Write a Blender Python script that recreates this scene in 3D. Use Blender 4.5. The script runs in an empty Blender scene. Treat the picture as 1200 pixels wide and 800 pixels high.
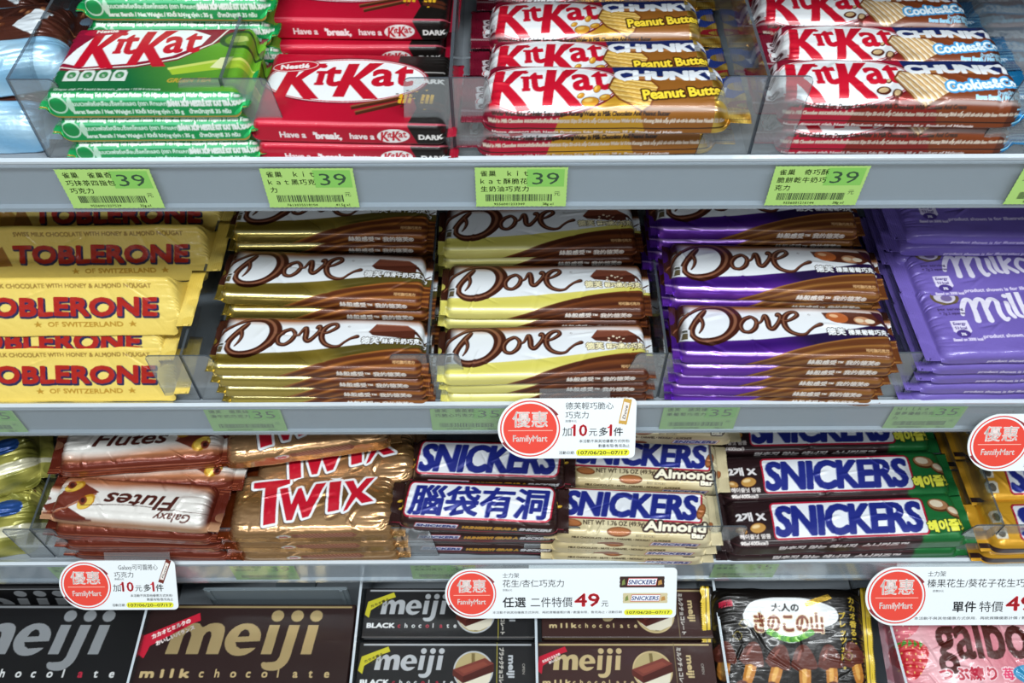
import bpy, math, random
import numpy as np
from mathutils import Vector, Matrix, Euler

# ------------------------------------------------------------------ camera, world, lights, exposure
S = bpy.context.scene
COL = S.collection
CAMZ = 1.45
FPX = 1040.0
PITCH = math.radians(52.0)
ROLL = math.radians(-0.25)
cam_data = bpy.data.cameras.new('camera')
cam_data.sensor_width = 36.0
cam_data.lens = FPX / 1200.0 * 36.0
cam_data.clip_start = 0.01
cam = bpy.data.objects.new('camera', cam_data)
COL.objects.link(cam)
cam.location = (0, 0, CAMZ)
RM = Matrix.Rotation(math.pi / 2 - PITCH, 3, 'X') @ Matrix.Rotation(ROLL, 3, 'Z')
cam.rotation_euler = RM.to_euler()
S.camera = cam

world = bpy.data.worlds.new('world')
S.world = world
world.use_nodes = True
wn = world.node_tree.nodes
wl = world.node_tree.links
bg = wn['Background']
# a bright shop: pale ceiling above, greyer aisle and floor below
tc = wn.new('ShaderNodeTexCoord'); sp = wn.new('ShaderNodeSeparateXYZ'); cr = wn.new('ShaderNodeValToRGB'); mr = wn.new('ShaderNodeMapRange')
wl.new(tc.outputs['Generated'], sp.inputs[0]); wl.new(sp.outputs['Z'], mr.inputs['Value'])
mr.inputs['From Min'].default_value = -1; mr.inputs['From Max'].default_value = 1
wl.new(mr.outputs[0], cr.inputs[0]); wl.new(cr.outputs[0], bg.inputs['Color'])
cr.color_ramp.elements[0].color = (0.30, 0.31, 0.32, 1); cr.color_ramp.elements[0].position = 0.30
cr.color_ramp.elements[1].color = (0.86, 0.93, 1.0, 1); cr.color_ramp.elements[1].position = 0.75
bg.inputs['Strength'].default_value = 0.22

def area(name, loc, target, sx, sy, power, color=(1, 1, 1)):
    l = bpy.data.lights.new(name, 'AREA'); l.shape = 'RECTANGLE'; l.size = sx; l.size_y = sy; l.energy = power; l.color = color
    o = bpy.data.objects.new(name, l); COL.objects.link(o); o.location = loc
    o.rotation_euler = (Vector(target) - Vector(loc)).to_track_quat('-Z', 'Y').to_euler()
    return o
area('ceiling_tube_light', (0.15, -0.42, 2.75), (0, 0.40, 0.95), 2.4, 0.12, 60, (0.93, 0.98, 1.0))
area('ceiling_tube_light', (0.0, -2.3, 2.7), (0, 0.40, 0.9), 3.4, 0.25, 30, (0.95, 0.98, 1.0))

S.view_settings.view_transform = 'Standard'
S.view_settings.look = 'None'
S.view_settings.exposure = -0.22
S.view_settings.gamma = 1.0
S.view_settings.use_curve_mapping = False

# ------------------------------------------------------------------ measures
LIP = {1: (0.390, 1.120), 2: (0.360, 0.919), 3: (0.3185, 0.7415), 4: (0.190, 0.610)}      # front y and lip height of each shelf
FLOOR = {k: v[1] - 0.005 for k, v in LIP.items()}
RAIL_H = 0.038

def ray(px, py):
    d = RM @ Vector(((px - 600) / FPX, -(py - 400) / FPX, -1.0))
    return d
def at_z(px, py, z):
    d = ray(px, py); k = (z - CAMZ) / d.z
    return Vector((d.x * k, d.y * k, z))
def at_y(px, py, y):
    d = ray(px, py); k = y / d.y
    return Vector((d.x * k, y, CAMZ + d.z * k))

def lin(c):
    if isinstance(c, str):
        c = c.lstrip('#'); c = tuple(int(c[i:i + 2], 16) / 255 for i in (0, 2, 4))
    return np.array([x / 12.92 if x <= 0.04045 else ((x + 0.055) / 1.055) ** 2.4 for x in c], dtype=np.float32)

# ------------------------------------------------------------------ object bookkeeping
def tag(o, label=None, cat=None, group=None, kind=None):
    if label: o['label'] = label
    if cat: o['category'] = cat
    if group: o['group'] = group
    if kind: o['kind'] = kind
    return o
def empty(name, loc, rz=0.0):
    o = bpy.data.objects.new(name, None); COL.objects.link(o); o.location = loc; o.rotation_euler = (0, 0, rz); o.empty_display_size = 0.02
    return o
def link(name, me, parent=None):
    o = bpy.data.objects.new(name, me); COL.objects.link(o)
    if parent is not None: o.parent = parent
    return o

# ------------------------------------------------------------------ materials
def new_mat(name):
    m = bpy.data.materials.new(name); m.use_nodes = True
    return m, m.node_tree.nodes, m.node_tree.links, m.node_tree.nodes['Principled BSDF']
def plain(name, color, rough=0.5, metal=0.0, bump=0.0, bscale=60, coat=0.0, var=0.0):
    m, n, l, b = new_mat(name)
    c = lin(color)
    b.inputs['Base Color'].default_value = (*c, 1); b.inputs['Roughness'].default_value = rough; b.inputs['Metallic'].default_value = metal
    b.inputs['Coat Weight'].default_value = coat
    nz = n.new('ShaderNodeTexNoise'); nz.inputs['Scale'].default_value = bscale; nz.inputs['Detail'].default_value = 4
    t = n.new('ShaderNodeTexCoord'); l.new(t.outputs['Object'], nz.inputs['Vector'])
    if var:
        mx = n.new('ShaderNodeMix'); mx.data_type = 'RGBA'
        mx.inputs[6].default_value = (*(c * (1 - var)), 1); mx.inputs[7].default_value = (*np.minimum(c * (1 + var), 1), 1)
        l.new(nz.outputs[0], mx.inputs[0]); l.new(mx.outputs[2], b.inputs['Base Color'])
    if bump:
        bp = n.new('ShaderNodeBump'); bp.inputs['Strength'].default_value = bump; bp.inputs['Distance'].default_value = 0.001
        l.new(nz.outputs[0], bp.inputs['Height']); l.new(bp.outputs[0], b.inputs['Normal'])
    return m
def wrap_material(name, rough=0.40, rough_metal=0.24, coat=0.22, bump=0.25, bscale=90):
    m, n, l, b = new_mat(name)
    a = n.new('ShaderNodeAttribute'); a.attribute_name = 'Print'
    l.new(a.outputs['Color'], b.inputs['Base Color']); l.new(a.outputs['Alpha'], b.inputs['Metallic'])
    mp = n.new('ShaderNodeMapRange'); l.new(a.outputs['Alpha'], mp.inputs['Value'])
    mp.inputs['To Min'].default_value = rough; mp.inputs['To Max'].default_value = rough_metal
    l.new(mp.outputs[0], b.inputs['Roughness'])
    b.inputs['Coat Weight'].default_value = coat; b.inputs['Coat Roughness'].default_value = 0.10; b.inputs['Specular IOR Level'].default_value = 0.35
    nz = n.new('ShaderNodeTexNoise'); nz.inputs['Scale'].default_value = bscale; nz.inputs['Detail'].default_value = 3
    t = n.new('ShaderNodeTexCoord'); l.new(t.outputs['Object'], nz.inputs['Vector'])
    bp = n.new('ShaderNodeBump'); bp.inputs['Strength'].default_value = bump; bp.inputs['Distance'].default_value = 0.0012
    l.new(nz.outputs[0], bp.inputs['Height']); l.new(bp.outputs[0], b.inputs['Normal'])
    return m
def clear_material(name, tint, refl, rough=0.06, haze=0.0, milk=(0.75, 0.8, 0.82)):
    m, n, l, b = new_mat(name)
    n.remove(b)
    out = n['Material Output']
    tr = n.new('ShaderNodeBsdfTransparent'); tr.inputs[0].default_value = (*tint, 1)
    gl = n.new('ShaderNodeBsdfGlossy'); gl.inputs['Roughness'].default_value = rough
    fr = n.new('ShaderNodeFresnel'); fr.inputs['IOR'].default_value = 1.5
    ml = n.new('ShaderNodeMath'); ml.operation = 'MULTIPLY'; ml.inputs[1].default_value = refl; ml.use_clamp = True
    mx = n.new('ShaderNodeMixShader')
    ge = n.new('ShaderNodeNewGeometry'); im = n.new('ShaderNodeMapRange')        # thin sheet: the far face reflects no more than the near one
    im.inputs['To Min'].default_value = 1.5; im.inputs['To Max'].default_value = 1 / 1.5
    l.new(ge.outputs['Backfacing'], im.inputs['Value']); l.new(im.outputs[0], fr.inputs['IOR'])
    l.new(fr.outputs[0], ml.inputs[0]); l.new(ml.outputs[0], mx.inputs[0]); l.new(tr.outputs[0], mx.inputs[1]); l.new(gl.outputs[0], mx.inputs[2])
    last = mx
    if haze:
        df = n.new('ShaderNodeBsdfDiffuse'); df.inputs[0].default_value = (*milk, 1)
        m2 = n.new('ShaderNodeMixShader'); m2.inputs[0].default_value = haze
        l.new(mx.outputs[0], m2.inputs[1]); l.new(df.outputs[0], m2.inputs[2]); last = m2
    l.new(last.outputs[0], out.inputs['Surface'])
    return m
M_WRAP = wrap_material('printed_film')
M_SOFT = wrap_material('printed_film_wrinkled', 0.36, 0.22, 0.3, 0.5, 130)
M_CARD = wrap_material('printed_card', 0.45, 0.25, 0.15, 0.03, 300)
M_BOX = wrap_material('cellophaned_box', 0.45, 0.30, 0.15, 0.06, 40)
M_RAIL = plain('rail_enamel', '#a3aeb8', 0.35, 0.1, 0.03, 200, 0.3, 0.04)
M_BOARD = plain('shelf_enamel', '#8f979e', 0.5, 0.1, 0.05, 90, 0, 0.05)
M_LIP = plain('rail_lip_plastic', '#c9d3da', 0.22, 0.0, 0.02, 200, 0.6, 0.03)
M_DARK = plain('back_panel_enamel', '#4a4d50', 0.6, 0.1, 0.05, 60, 0, 0.1)
M_PUSH = plain('pusher_grey_plastic', '#6f7a80', 0.4, 0.0, 0.05, 60, 0.2, 0.06)
M_CLEAR = clear_material('clear_acrylic', (0.88, 0.90, 0.91), 1.8, 0.05, 0.12)
M_CLEARD = clear_material('smoked_clear_acrylic', (0.80, 0.83, 0.85), 1.3, 0.05, 0.03)
M_EDGE = clear_material('acrylic_edge', (0.34, 0.38, 0.42), 1.0, 0.2, 0.35, (0.16, 0.19, 0.22))
M_STRIP = clear_material('clear_ticket_strip', (0.93, 0.95, 0.96), 0.9, 0.15, 0.07)

# ------------------------------------------------------------------ flat shapes and lettering
_txt_cache = {}
def text_tris(s, shear=0.0, spacing=1.0, offset=0.0, res=3):
    """triangles (n,3,2) of a line of lettering of size 1, left end at 0, baseline at 0"""
    key = (s, shear, spacing, offset, res)
    if key in _txt_cache: return _txt_cache[key]
    c = bpy.data.curves.new('lettering', 'FONT'); c.body = s; c.shear = shear; c.space_character = spacing; c.offset = offset; c.resolution_u = res
    o = bpy.data.objects.new('lettering', c)
    me = o.to_mesh(); me.calc_loop_triangles()
    v = np.empty(len(me.vertices) * 3, np.float32); me.vertices.foreach_get('co', v); v = v.reshape(-1, 3)[:, :2]
    t = np.empty(len(me.loop_triangles) * 3, np.int32); me.loop_triangles.foreach_get('vertices', t)
    r = v[t.reshape(-1, 3)] if len(t) else np.zeros((0, 3, 2), np.float32)
    o.to_mesh_clear(); bpy.data.objects.remove(o); bpy.data.curves.remove(c)
    if len(r):
        r = r - np.array([r[..., 0].min(), 0])
    _txt_cache[key] = r
    return r
def place_tris(t, x, y, size, width=None, rot=0.0, align='c', stretch=1.0):
    if not len(t): return t
    t = t.astype(np.float64).copy(); w = t[..., 0].max()
    sx = (width / w) if width else size * stretch
    t[..., 0] *= sx; t[..., 1] *= size
    w *= sx
    t[..., 0] -= {'c': w / 2, 'l': 0, 'r': w}[align]
    if rot:
        c, s_ = math.cos(rot), math.sin(rot)
        t = np.stack([t[..., 0] * c - t[..., 1] * s_, t[..., 0] * s_ + t[..., 1] * c], -1)
    t[..., 0] += x; t[..., 1] += y
    return t
def smooth_path(pts, step=0.5):
    p = np.array(pts, float); out = []
    q = np.vstack([2 * p[0] - p[1], p, 2 * p[-1] - p[-2]])
    for i in range(1, len(q) - 2):
        n = max(2, int(np.hypot(*(q[i + 1] - q[i])[:2]) / step))
        for k in range(n):
            t = k / n
            a, b, c, d = q[i - 1], q[i], q[i + 1], q[i + 2]
            out.append(0.5 * ((2 * b) + (c - a) * t + (2 * a - 5 * b + 4 * c - d) * t * t + (3 * b - a - 3 * c + d) * t ** 3))
    out.append(p[-1])
    return np.array(out)

class Canvas:
    """paints the print of one wrapper; x along the wrapper, t across it, both in mm"""
    def __init__(s, L, t0, t1, base, res=0.15, metal=0.0):
        s.L, s.t0, s.t1, s.res = L, t0, t1, res
        s.w = int(L / res) + 2; s.h = int((t1 - t0) / res) + 2
        s.img = np.zeros((s.h, s.w, 4), np.float32)
        s.img[..., :3] = lin(base); s.img[..., 3] = metal
        s.X, s.Y = np.meshgrid((np.arange(s.w) + .5) * res - L / 2, (np.arange(s.h) + .5) * res + t0)
    def mask(s, polys):
        """polys: list of closed (n,2) loops, nonzero winding"""
        a, b = [], []
        for p in polys:
            p = np.asarray(p, float)
            ar = np.sum(p[:, 0] * np.roll(p[:, 1], -1) - np.roll(p[:, 0], -1) * p[:, 1])
            if ar < 0: p = p[::-1]
            a.append(p); b.append(np.roll(p, -1, 0))
        return s._fill(np.vstack(a), np.vstack(b))
    def tri_mask(s, t):
        if not len(t): return np.zeros((s.h, s.w), np.float32)
        ar = (t[:, 1, 0] - t[:, 0, 0]) * (t[:, 2, 1] - t[:, 0, 1]) - (t[:, 2, 0] - t[:, 0, 0]) * (t[:, 1, 1] - t[:, 0, 1])
        t = t.copy(); f = ar < 0; t[f] = t[f][:, ::-1]
        return s._fill(t.reshape(-1, 2), np.roll(t, -1, 1).reshape(-1, 2))
    def _fill(s, A, B):
        A = (A - [-s.L / 2, s.t0]) / s.res; B = (B - [-s.L / 2, s.t0]) / s.res
        up = (B[:, 1] > A[:, 1]); lo = np.where(up[:, None], A, B); hi = np.where(up[:, None], B, A)
        r0 = np.clip(np.ceil(lo[:, 1] - .5), 0, s.h).astype(int); r1 = np.clip(np.ceil(hi[:, 1] - .5), 0, s.h).astype(int)
        n = np.maximum(r1 - r0, 0); tot = int(n.sum())
        res = np.zeros((s.h, s.w), np.float32)
        if not tot: return res
        ra, rb = int(r0[n > 0].min()), int(r1[n > 0].max())
        ca = int(np.clip(np.floor(min(A[:, 0].min(), B[:, 0].min())) - 1, 0, s.w)); cb = int(np.clip(np.ceil(max(A[:, 0].max(), B[:, 0].max())) + 2, 0, s.w))
        buf = np.zeros((rb - ra, cb - ca + 1), np.int32)
        if tot:
            e = np.repeat(np.arange(len(n)), n)
            row = r0[e] + (np.arange(tot) - np.repeat(np.cumsum(n) - n, n))
            x = lo[e, 0] + (hi[e, 0] - lo[e, 0]) * (row + .5 - lo[e, 1]) / (hi[e, 1] - lo[e, 1])
            c = np.clip(np.ceil(x - .5) - ca, 0, cb - ca).astype(int)
            np.add.at(buf, (row - ra, c), np.where(up[e], 1, -1))
        res[ra:rb, ca:cb] = np.cumsum(buf, 1)[:, :cb - ca] != 0
        return res
    def grow(s, m, mm):
        r = mm / s.res
        if r < .5: return m
        ys, xs = np.nonzero(m)
        if not len(ys): return m
        k = int(math.ceil(r)) + 1
        y0, y1, x0, x1 = max(ys.min() - k, 0), min(ys.max() + k + 1, s.h), max(xs.min() - k, 0), min(xs.max() + k + 1, s.w)
        sub = np.pad(m[y0:y1, x0:x1], k); out = sub.copy()
        offs = {(0, 0)}
        for rr in [r] + [q for q in (r * .66, r * .33) if q >= 1]:
            for i in range(max(8, int(rr * 6))):
                offs.add((int(round(rr * math.cos(i * 6.2832 / max(8, int(rr * 6))))), int(round(rr * math.sin(i * 6.2832 / max(8, int(rr * 6)))))))
        for dx, dy in offs: out = np.maximum(out, np.roll(np.roll(sub, dy, 0), dx, 1))
        res = m.copy(); res[y0:y1, x0:x1] = out[k:-k, k:-k]
        return res
    def blur(s, m, mm):
        k = max(1, int(mm / s.res / 1.7))
        for _ in range(2):
            for ax in (0, 1):
                p = np.pad(m, [(k + 1, k) if a == ax else (0, 0) for a in (0, 1)], mode='edge'); c = np.cumsum(p, ax)
                n = m.shape[ax]; hi_ = np.take(c, range(2 * k + 1, 2 * k + 1 + n), ax); lo_ = np.take(c, range(0, n), ax)
                m = (hi_ - lo_) / (2 * k + 1)
        return m.astype(np.float32)
    def paint(s, m, color, metal=None, alpha=1.0, soft=0.0):
        if soft: m = s.blur(m, soft)
        ry = np.nonzero(m.any(1))[0]
        if not len(ry): return m
        rx = np.nonzero(m.any(0))[0]; q = np.s_[ry[0]:ry[-1] + 1, rx[0]:rx[-1] + 1]
        k = m[q] * alpha
        c = color(s.X[q], s.Y[q]) if callable(color) else lin(color)
        mm = k[..., None]; im = s.img[q]
        im[..., :3] = im[..., :3] * (1 - mm) + c * mm
        if metal is not None: im[..., 3] = im[..., 3] * (1 - k) + metal * k
        return m
    def poly(s, pts, color, **k): return s.paint(s.mask([pts]), color, **k)
    def rect(s, x0, y0, x1, y1, color, **k): return s.poly([(x0, y0), (x1, y0), (x1, y1), (x0, y1)], color, **k)
    def where(s, cond, color, **k): return s.paint(cond.astype(np.float32), color, **k)
    def ell(s, cx, cy, rx, ry, rot=0.0, n=64):
        a = np.arange(n) * 2 * math.pi / n; x = rx * np.cos(a); y = ry * np.sin(a); c, d = math.cos(rot), math.sin(rot)
        return np.stack([cx + x * c - y * d, cy + x * d + y * c], -1)
    def ellipse(s, cx, cy, rx, ry, color, rot=0.0, **k): return s.poly(s.ell(cx, cy, rx, ry, rot), color, **k)
    def stroke_mask(s, pts, w=None, step=0.6, smooth=True):
        p = np.array([(q[0], q[1], q[2] if len(q) > 2 else w) for q in pts], float)
        if smooth and len(p) > 2: p = smooth_path(p, step)
        polys = []
        for i in range(len(p)):
            polys.append(s.ell(p[i, 0], p[i, 1], max(p[i, 2], .05) / 2, max(p[i, 2], .05) / 2, n=10))
            if i + 1 < len(p):
                d = p[i + 1, :2] - p[i, :2]; ln = math.hypot(*d)
                if ln < 1e-6: continue
                nrm = np.array([-d[1], d[0]]) / ln
                polys.append(np.array([p[i, :2] - nrm * p[i, 2] / 2, p[i + 1, :2] - nrm * p[i + 1, 2] / 2, p[i + 1, :2] + nrm * p[i + 1, 2] / 2, p[i, :2] + nrm * p[i, 2] / 2]))
        return s.mask(polys)
    def stroke(s, pts, w, color, smooth=True, **k): return s.paint(s.stroke_mask(pts, w, smooth=smooth), color, **k)
    def text_mask(s, body, x, y, size, width=None, rot=0.0, align='c', bold=0.0, shear=0.0, spacing=1.0, stretch=1.0):
        t = place_tris(text_tris(body, shear, spacing), x, y, size, width, rot, align, stretch)
        return s.grow(s.tri_mask(t), bold)
    def text(s, body, x, y, size, color, width=None, rot=0.0, align='c', bold=0.0, shear=0.0, spacing=1.0, stretch=1.0, out=None, **k):
        m = s.text_mask(body, x, y, size, width, rot, align, bold, shear, spacing, stretch)
        for o in (out or []):
            g = s.grow(m, o[0])
            if len(o) > 2: g = np.roll(np.roll(g, int(-o[3] / s.res), 0), int(o[2] / s.res), 1)
            s.paint(g, o[1], metal=0.0)
        return s.paint(m, color, **k)
    def sample(s, xs, ts):
        """print colour at each x (nx) and t (nt): average over a small footprint"""
        b = s.img
        acc = 0
        X = (np.asarray(xs) + s.L / 2) / s.res; T = (np.asarray(ts) - s.t0) / s.res
        for dx in (-1, 0, 1):
            for dy in (-1, 0, 1):
                acc = acc + b[np.clip(T + dy, 0, s.h - 1).astype(int)][:, np.clip(X + dx, 0, s.w - 1).astype(int)]
        return acc / 9
    def noise(s, sx, sy, seed): return vnoise(s.X / sx, s.Y / sy, seed)

def vnoise(x, y, seed):
    g = np.random.RandomState(seed).rand(64, 64).astype(np.float32)
    xi = np.floor(x).astype(int); yi = np.floor(y).astype(int); fx = x - xi; fy = y - yi
    fx = fx * fx * (3 - 2 * fx); fy = fy * fy * (3 - 2 * fy)
    a = g[yi % 64, xi % 64]; b = g[yi % 64, (xi + 1) % 64]; c = g[(yi + 1) % 64, xi % 64]; d = g[(yi + 1) % 64, (xi + 1) % 64]
    return ((a * (1 - fx) + b * fx) * (1 - fy) + (c * (1 - fx) + d * fx) * fy) * 2 - 1

# ------------------------------------------------------------------ wrapped bars, boxes and pouches
def profile(kind, W, T, r, dome):
    if kind == 'tri':
        # front foot, front face, ridge, back face
        hw = W / 2; p = [(-hw + 1.2, 0)]
        for k in range(7):
            a = math.radians(180 - 30 * k / 6 + 0); p.append((-hw + 2.2 + 2.2 * math.cos(a), 1.6 + 2.2 * math.sin(a)))
        top = (0, T)
        for k in range(9):
            a = math.radians(150 - 120 * k / 8); p.append((top[0] + 3 * math.cos(a), top[1] - 3 + 3 * math.sin(a)))
        p.append((hw - 1.0, 1.6)); p.append((hw - 1.2, 0))
    else:
        hw = W / 2; r = min(r, T - dome - .2); p = [(-hw + min(1, r * .4), 0), (-hw, min(1.2, r * .5))]
        for k in range(11):
            a = math.radians(180 - 90 * k / 10); p.append((-hw + r + r * math.cos(a), T - dome - r + r * math.sin(a)))
        fw = hw - r
        for k in range(1, 20):
            y = -fw + 2 * fw * k / 20; p.append((y, T - dome + dome * (1 - (y / fw) ** 2)))
        for k in range(11):
            a = math.radians(90 - 90 * k / 10); p.append((hw - r + r * math.cos(a), T - dome - r + r * math.sin(a)))
        p += [(hw, min(1.2, r * .5)), (hw - min(1, r * .4), 0)]
    p = np.array(p, float)
    s = np.concatenate([[0], np.cumsum(np.hypot(*np.diff(p, axis=0).T))])
    return p, s

def mesh_from(name, V, F, colors, mat, smooth=True):
    me = bpy.data.meshes.new(name)
    V = np.asarray(V, np.float32); F = np.asarray(F, np.int32)
    me.vertices.add(len(V)); me.vertices.foreach_set('co', V.ravel())
    me.loops.add(F.size); me.loops.foreach_set('vertex_index', F.ravel())
    me.polygons.add(len(F)); me.polygons.foreach_set('loop_start', np.arange(0, F.size, 4, dtype=np.int32))
    me.polygons.foreach_set('use_smooth', np.full(len(F), smooth))
    me.update(calc_edges=True)
    a = me.color_attributes.new('Print', 'FLOAT_COLOR', 'POINT'); a.data.foreach_set('color', np.asarray(colors, np.float32).ravel())
    me.materials.append(mat)
    return me

class Design:
    """one kind of wrapper: a body mesh and two crimped end seals, print sampled from a canvas"""
    def __init__(s, name, L, W, T, fin=9, kind='pillow', r=4, dome=0.6, base='#ffffff', metal=0.0, step=0.45, taper=9, wr=0.5, seed=1, mat=None,
                 teeth=1.6, droop=0.0, finw=0.0, creases=0, bulge=0.0):
        s.name, s.L, s.W, s.T, s.fin, s.step, s.taper, s.wr, s.seed, s.mat = name, L, W, T, fin, step, taper, wr, seed, mat or M_WRAP
        s.teeth, s.droop, s.finw, s.creases, s.kind, s.bulge = teeth, droop, finw, creases, kind, bulge
        s.p, s.s = profile(kind, W, T, r, dome)
        s.arc = s.s[-1]
        s.tc = s.arc / 2 if kind != 'tri' else W * .5 + 1
        s.edge = s.tc - (s.s[np.argmax(s.p[:, 1] > T - dome - max(r, .5) * .3)]) if kind != 'tri' else s.tc   # distance from print centre to front top edge
        s.cv = Canvas(L + 2, -s.tc - .5, s.arc - s.tc + .5, base, 0.15 if step < .5 else 0.17, metal)
        s.done = None
    def finish(s):
        if s.done: return s.done
        L, W, T, fin = s.L, s.W, s.T, s.fin
        st = s.step
        front = 2 * s.tc if s.kind != 'tri' else 2 * s.tc
        fine_to = min(s.arc * .9, s.tc + W * .5)
        ss = np.concatenate([np.arange(0, fine_to, st), np.linspace(fine_to, s.arc, 7)])
        xs = np.linspace(-L / 2, L / 2, int(L / st) + 1)
        py = np.interp(ss, s.s, s.p[:, 0]); pz = np.interp(ss, s.s, s.p[:, 1])
        ts = ss - s.tc
        X = np.repeat(xs[:, None], len(ss), 1); Tt = np.repeat(ts[None], len(xs), 0)
        Y = np.repeat(py[None], len(xs), 0).astype(float); Z = np.repeat(pz[None], len(xs), 0).astype(float)
        dend = (L / 2 - fin) - np.abs(xs)                      # >0 in the body
        sg = np.sign(xs)
        rs = np.random.RandomState(s.seed)
        if fin > 0:
            f = np.clip(dend / s.taper, 0, 1); f = np.sqrt(1 - (1 - f) ** 2)
            fw = W + s.finw
            yf = (ss / s.arc - .5) * fw; zf = np.full_like(ss, T * .42)
            F = f[:, None]
            Y = F * Y + (1 - F) * yf[None]
            Z = F * Z + (1 - F) * zf[None]
            out = np.clip(-dend, 0, fin)[:, None]
            Z += -s.droop * (out / max(fin, .1)) ** 1.5 * T * .4 + .8 * np.sin(Tt * .22 + s.seed + sg[:, None]) * (out / fin)
            Z += np.where(out > .4, .12 * np.sin(X * 2 * math.pi / 1.5), 0)
            near = np.exp(-np.clip(dend, 0, 99) / (s.taper * .8))[:, None] * np.clip(dend / 2, 0, 1)[:, None]
            w = np.abs(vnoise(Tt * .33 + 7 * sg[:, None], X * .07 + s.seed, s.seed)) - .25
            Z += w * near * 2.6 * s.wr
            X = X + sg[:, None] * np.where(out > fin * .8, (np.abs(((Tt / s.teeth) % 1) - .5) * 2 - .5) * s.teeth * .8, 0)
        side = np.clip(pz / T, 0, 1)[None]
        fb = np.clip(dend / 3, 0, 1)[:, None] if fin > 0 else 1
        if s.bulge: Z += s.bulge * (1 - (X / (L / 2)) ** 2) * (1 - np.clip(np.abs(Y / (W / 2)), 0, 1) ** 2) * side * fb
        Z += s.wr * .5 * vnoise(X * .06 + 3, Tt * .10 + 9, s.seed + 5) * side * fb
        Y += s.wr * .5 * vnoise(X * .07 + 13, Tt * .05 + 4, s.seed + 6) * (1 - side) * fb
        for k in range(s.creases):
            a = rs.uniform(0, math.pi); cx, ct = rs.uniform(-L * .42, L * .42), rs.uniform(-s.W * .6, s.W * .3)
            u = (X - cx) * math.cos(a) + (Tt - ct) * math.sin(a); v = -(X - cx) * math.sin(a) + (Tt - ct) * math.cos(a)
            ln = rs.uniform(6, 16)
            Z += fb * np.clip(1 - np.abs(u) / rs.uniform(1.2, 3), 0, 1) * np.clip(1 - (v / ln) ** 2, 0, 1) * rs.uniform(.5, 1.2) * s.wr * rs.choice([-1, 1]) * side
        C = s.cv.sample(xs, ts).transpose(1, 0, 2)
        nx, ns = X.shape
        P = np.stack([X, Y, Z], -1) * 0.001
        # underside: shares the two long edges
        bot = np.stack([np.stack([X[:, 0] + (X[:, -1] - X[:, 0]) * q, Y[:, 0] * (1 - q) + Y[:, -1] * q, Z[:, 0] * (1 - q) + Z[:, -1] * q - (.3 if fin > 0 else 0)], -1) for q in (.05, .5, .95)], 1) * .001
        bot_idx = np.arange(nx)
        def strip(i0, i1, cap):
            n = i1 - i0 + 1
            top = P[i0:i1 + 1].reshape(-1, 3); cl = C[i0:i1 + 1].reshape(-1, 4)
            keep = np.unique(np.concatenate([np.arange(i0, i1, 6), [i1]]))
            if fin > 0 and n < 60: keep = np.arange(i0, i1 + 1)
            V = [top]; CL = [cl]; F = []
            g = np.arange(n * ns).reshape(n, ns)
            F.append(np.stack([g[:-1, :-1], g[1:, :-1], g[1:, 1:], g[:-1, 1:]], -1).reshape(-1, 4))
            bt = bot[keep]; off = n * ns; nk = len(keep)
            ed = C[keep][:, [0, 0, -1]]
            V.append(bt.reshape(-1, 3)); CL.append(ed.reshape(-1, 4))
            bi = off + np.arange(nk * 3).reshape(nk, 3)
            cols = np.concatenate([g[keep - i0, 0][:, None], bi, g[keep - i0, -1][:, None]], 1)
            F.append(np.stack([cols[:-1, :-1], cols[:-1, 1:], cols[1:, 1:], cols[1:, :-1]], -1).reshape(-1, 4))
            if cap:                                           # closed box ends
                for e, flip in ((0, 1), (n - 1, 0)):
                    ring = g[e]; m = len(ring); base = sum(len(v) for v in V)
                    mid = P[i0 + e].copy(); mid[:, 2] = 0; V.append(mid); CL.append(cl.reshape(n, ns, 4)[e])
                    lo = base + np.arange(m)
                    q = np.stack([ring[:-1], ring[1:], lo[1:], lo[:-1]], -1)
                    F.append(q if flip else q[:, ::-1])
            return np.vstack(V), np.vstack(F), np.vstack(CL)
        parts = []
        if fin > 0:
            i0 = int(np.argmax(dend >= 0)); i1 = nx - 1 - i0
            parts.append(('body', mesh_from(s.name, *strip(i0, i1, False), s.mat)))
            parts.append(('end_seal', mesh_from('end_seal', *strip(0, i0, False), s.mat)))
            parts.append(('end_seal', mesh_from('end_seal', *strip(i1, nx - 1, False), s.mat)))
        else:
            parts.append(('body', mesh_from(s.name, *strip(0, nx - 1, True), s.mat)))
        s.cv = None
        s.done = parts
        return parts

protos = {}
def put(design, row, base, px, py, label, group, yaw=0.0, tilt=0.0, roll=0.0, flip=False, xy=None, wy=None, cat='chocolate bar'):
    """lays a pack with the middle of its front top edge at picture point (px, py), its underside `base` mm above the shelf"""
    parts = design.finish()
    z0 = FLOOR[row] + base * .001
    R = Euler((math.radians(tilt), math.radians(roll), math.radians(yaw)), 'XYZ').to_matrix()
    if design.kind == 'tri': loc_anchor = Vector((0, -design.W * .25, design.T * .5)) * .001
    else: loc_anchor = Vector((0, -design.W / 2 + 1, design.T * .93)) * .001
    ra = R @ loc_anchor
    if xy is None:
        w = at_z(px, py, z0 + ra.z); o_xy = (w.x - ra.x, w.y - ra.y if wy is None else wy)
    else: o_xy = xy
    if design.name not in protos:
        root = link(design.name, parts[0][1])
        for nm, me in parts[1:]: link(nm, me, root)
        protos[design.name] = root; src = root
    else:
        src = protos[design.name]
        root = src.copy(); COL.objects.link(root)
        for ch in [c for c in src.children]:
            c = ch.copy(); COL.objects.link(c); c.parent = root
    root.location = (o_xy[0], o_xy[1], z0)
    if flip: R = R @ Matrix.Rotation(math.pi, 3, 'Z')
    root.rotation_euler = R.to_euler()
    tag(root, label, cat, group)
    return root
rnd = random.Random(5)
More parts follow.
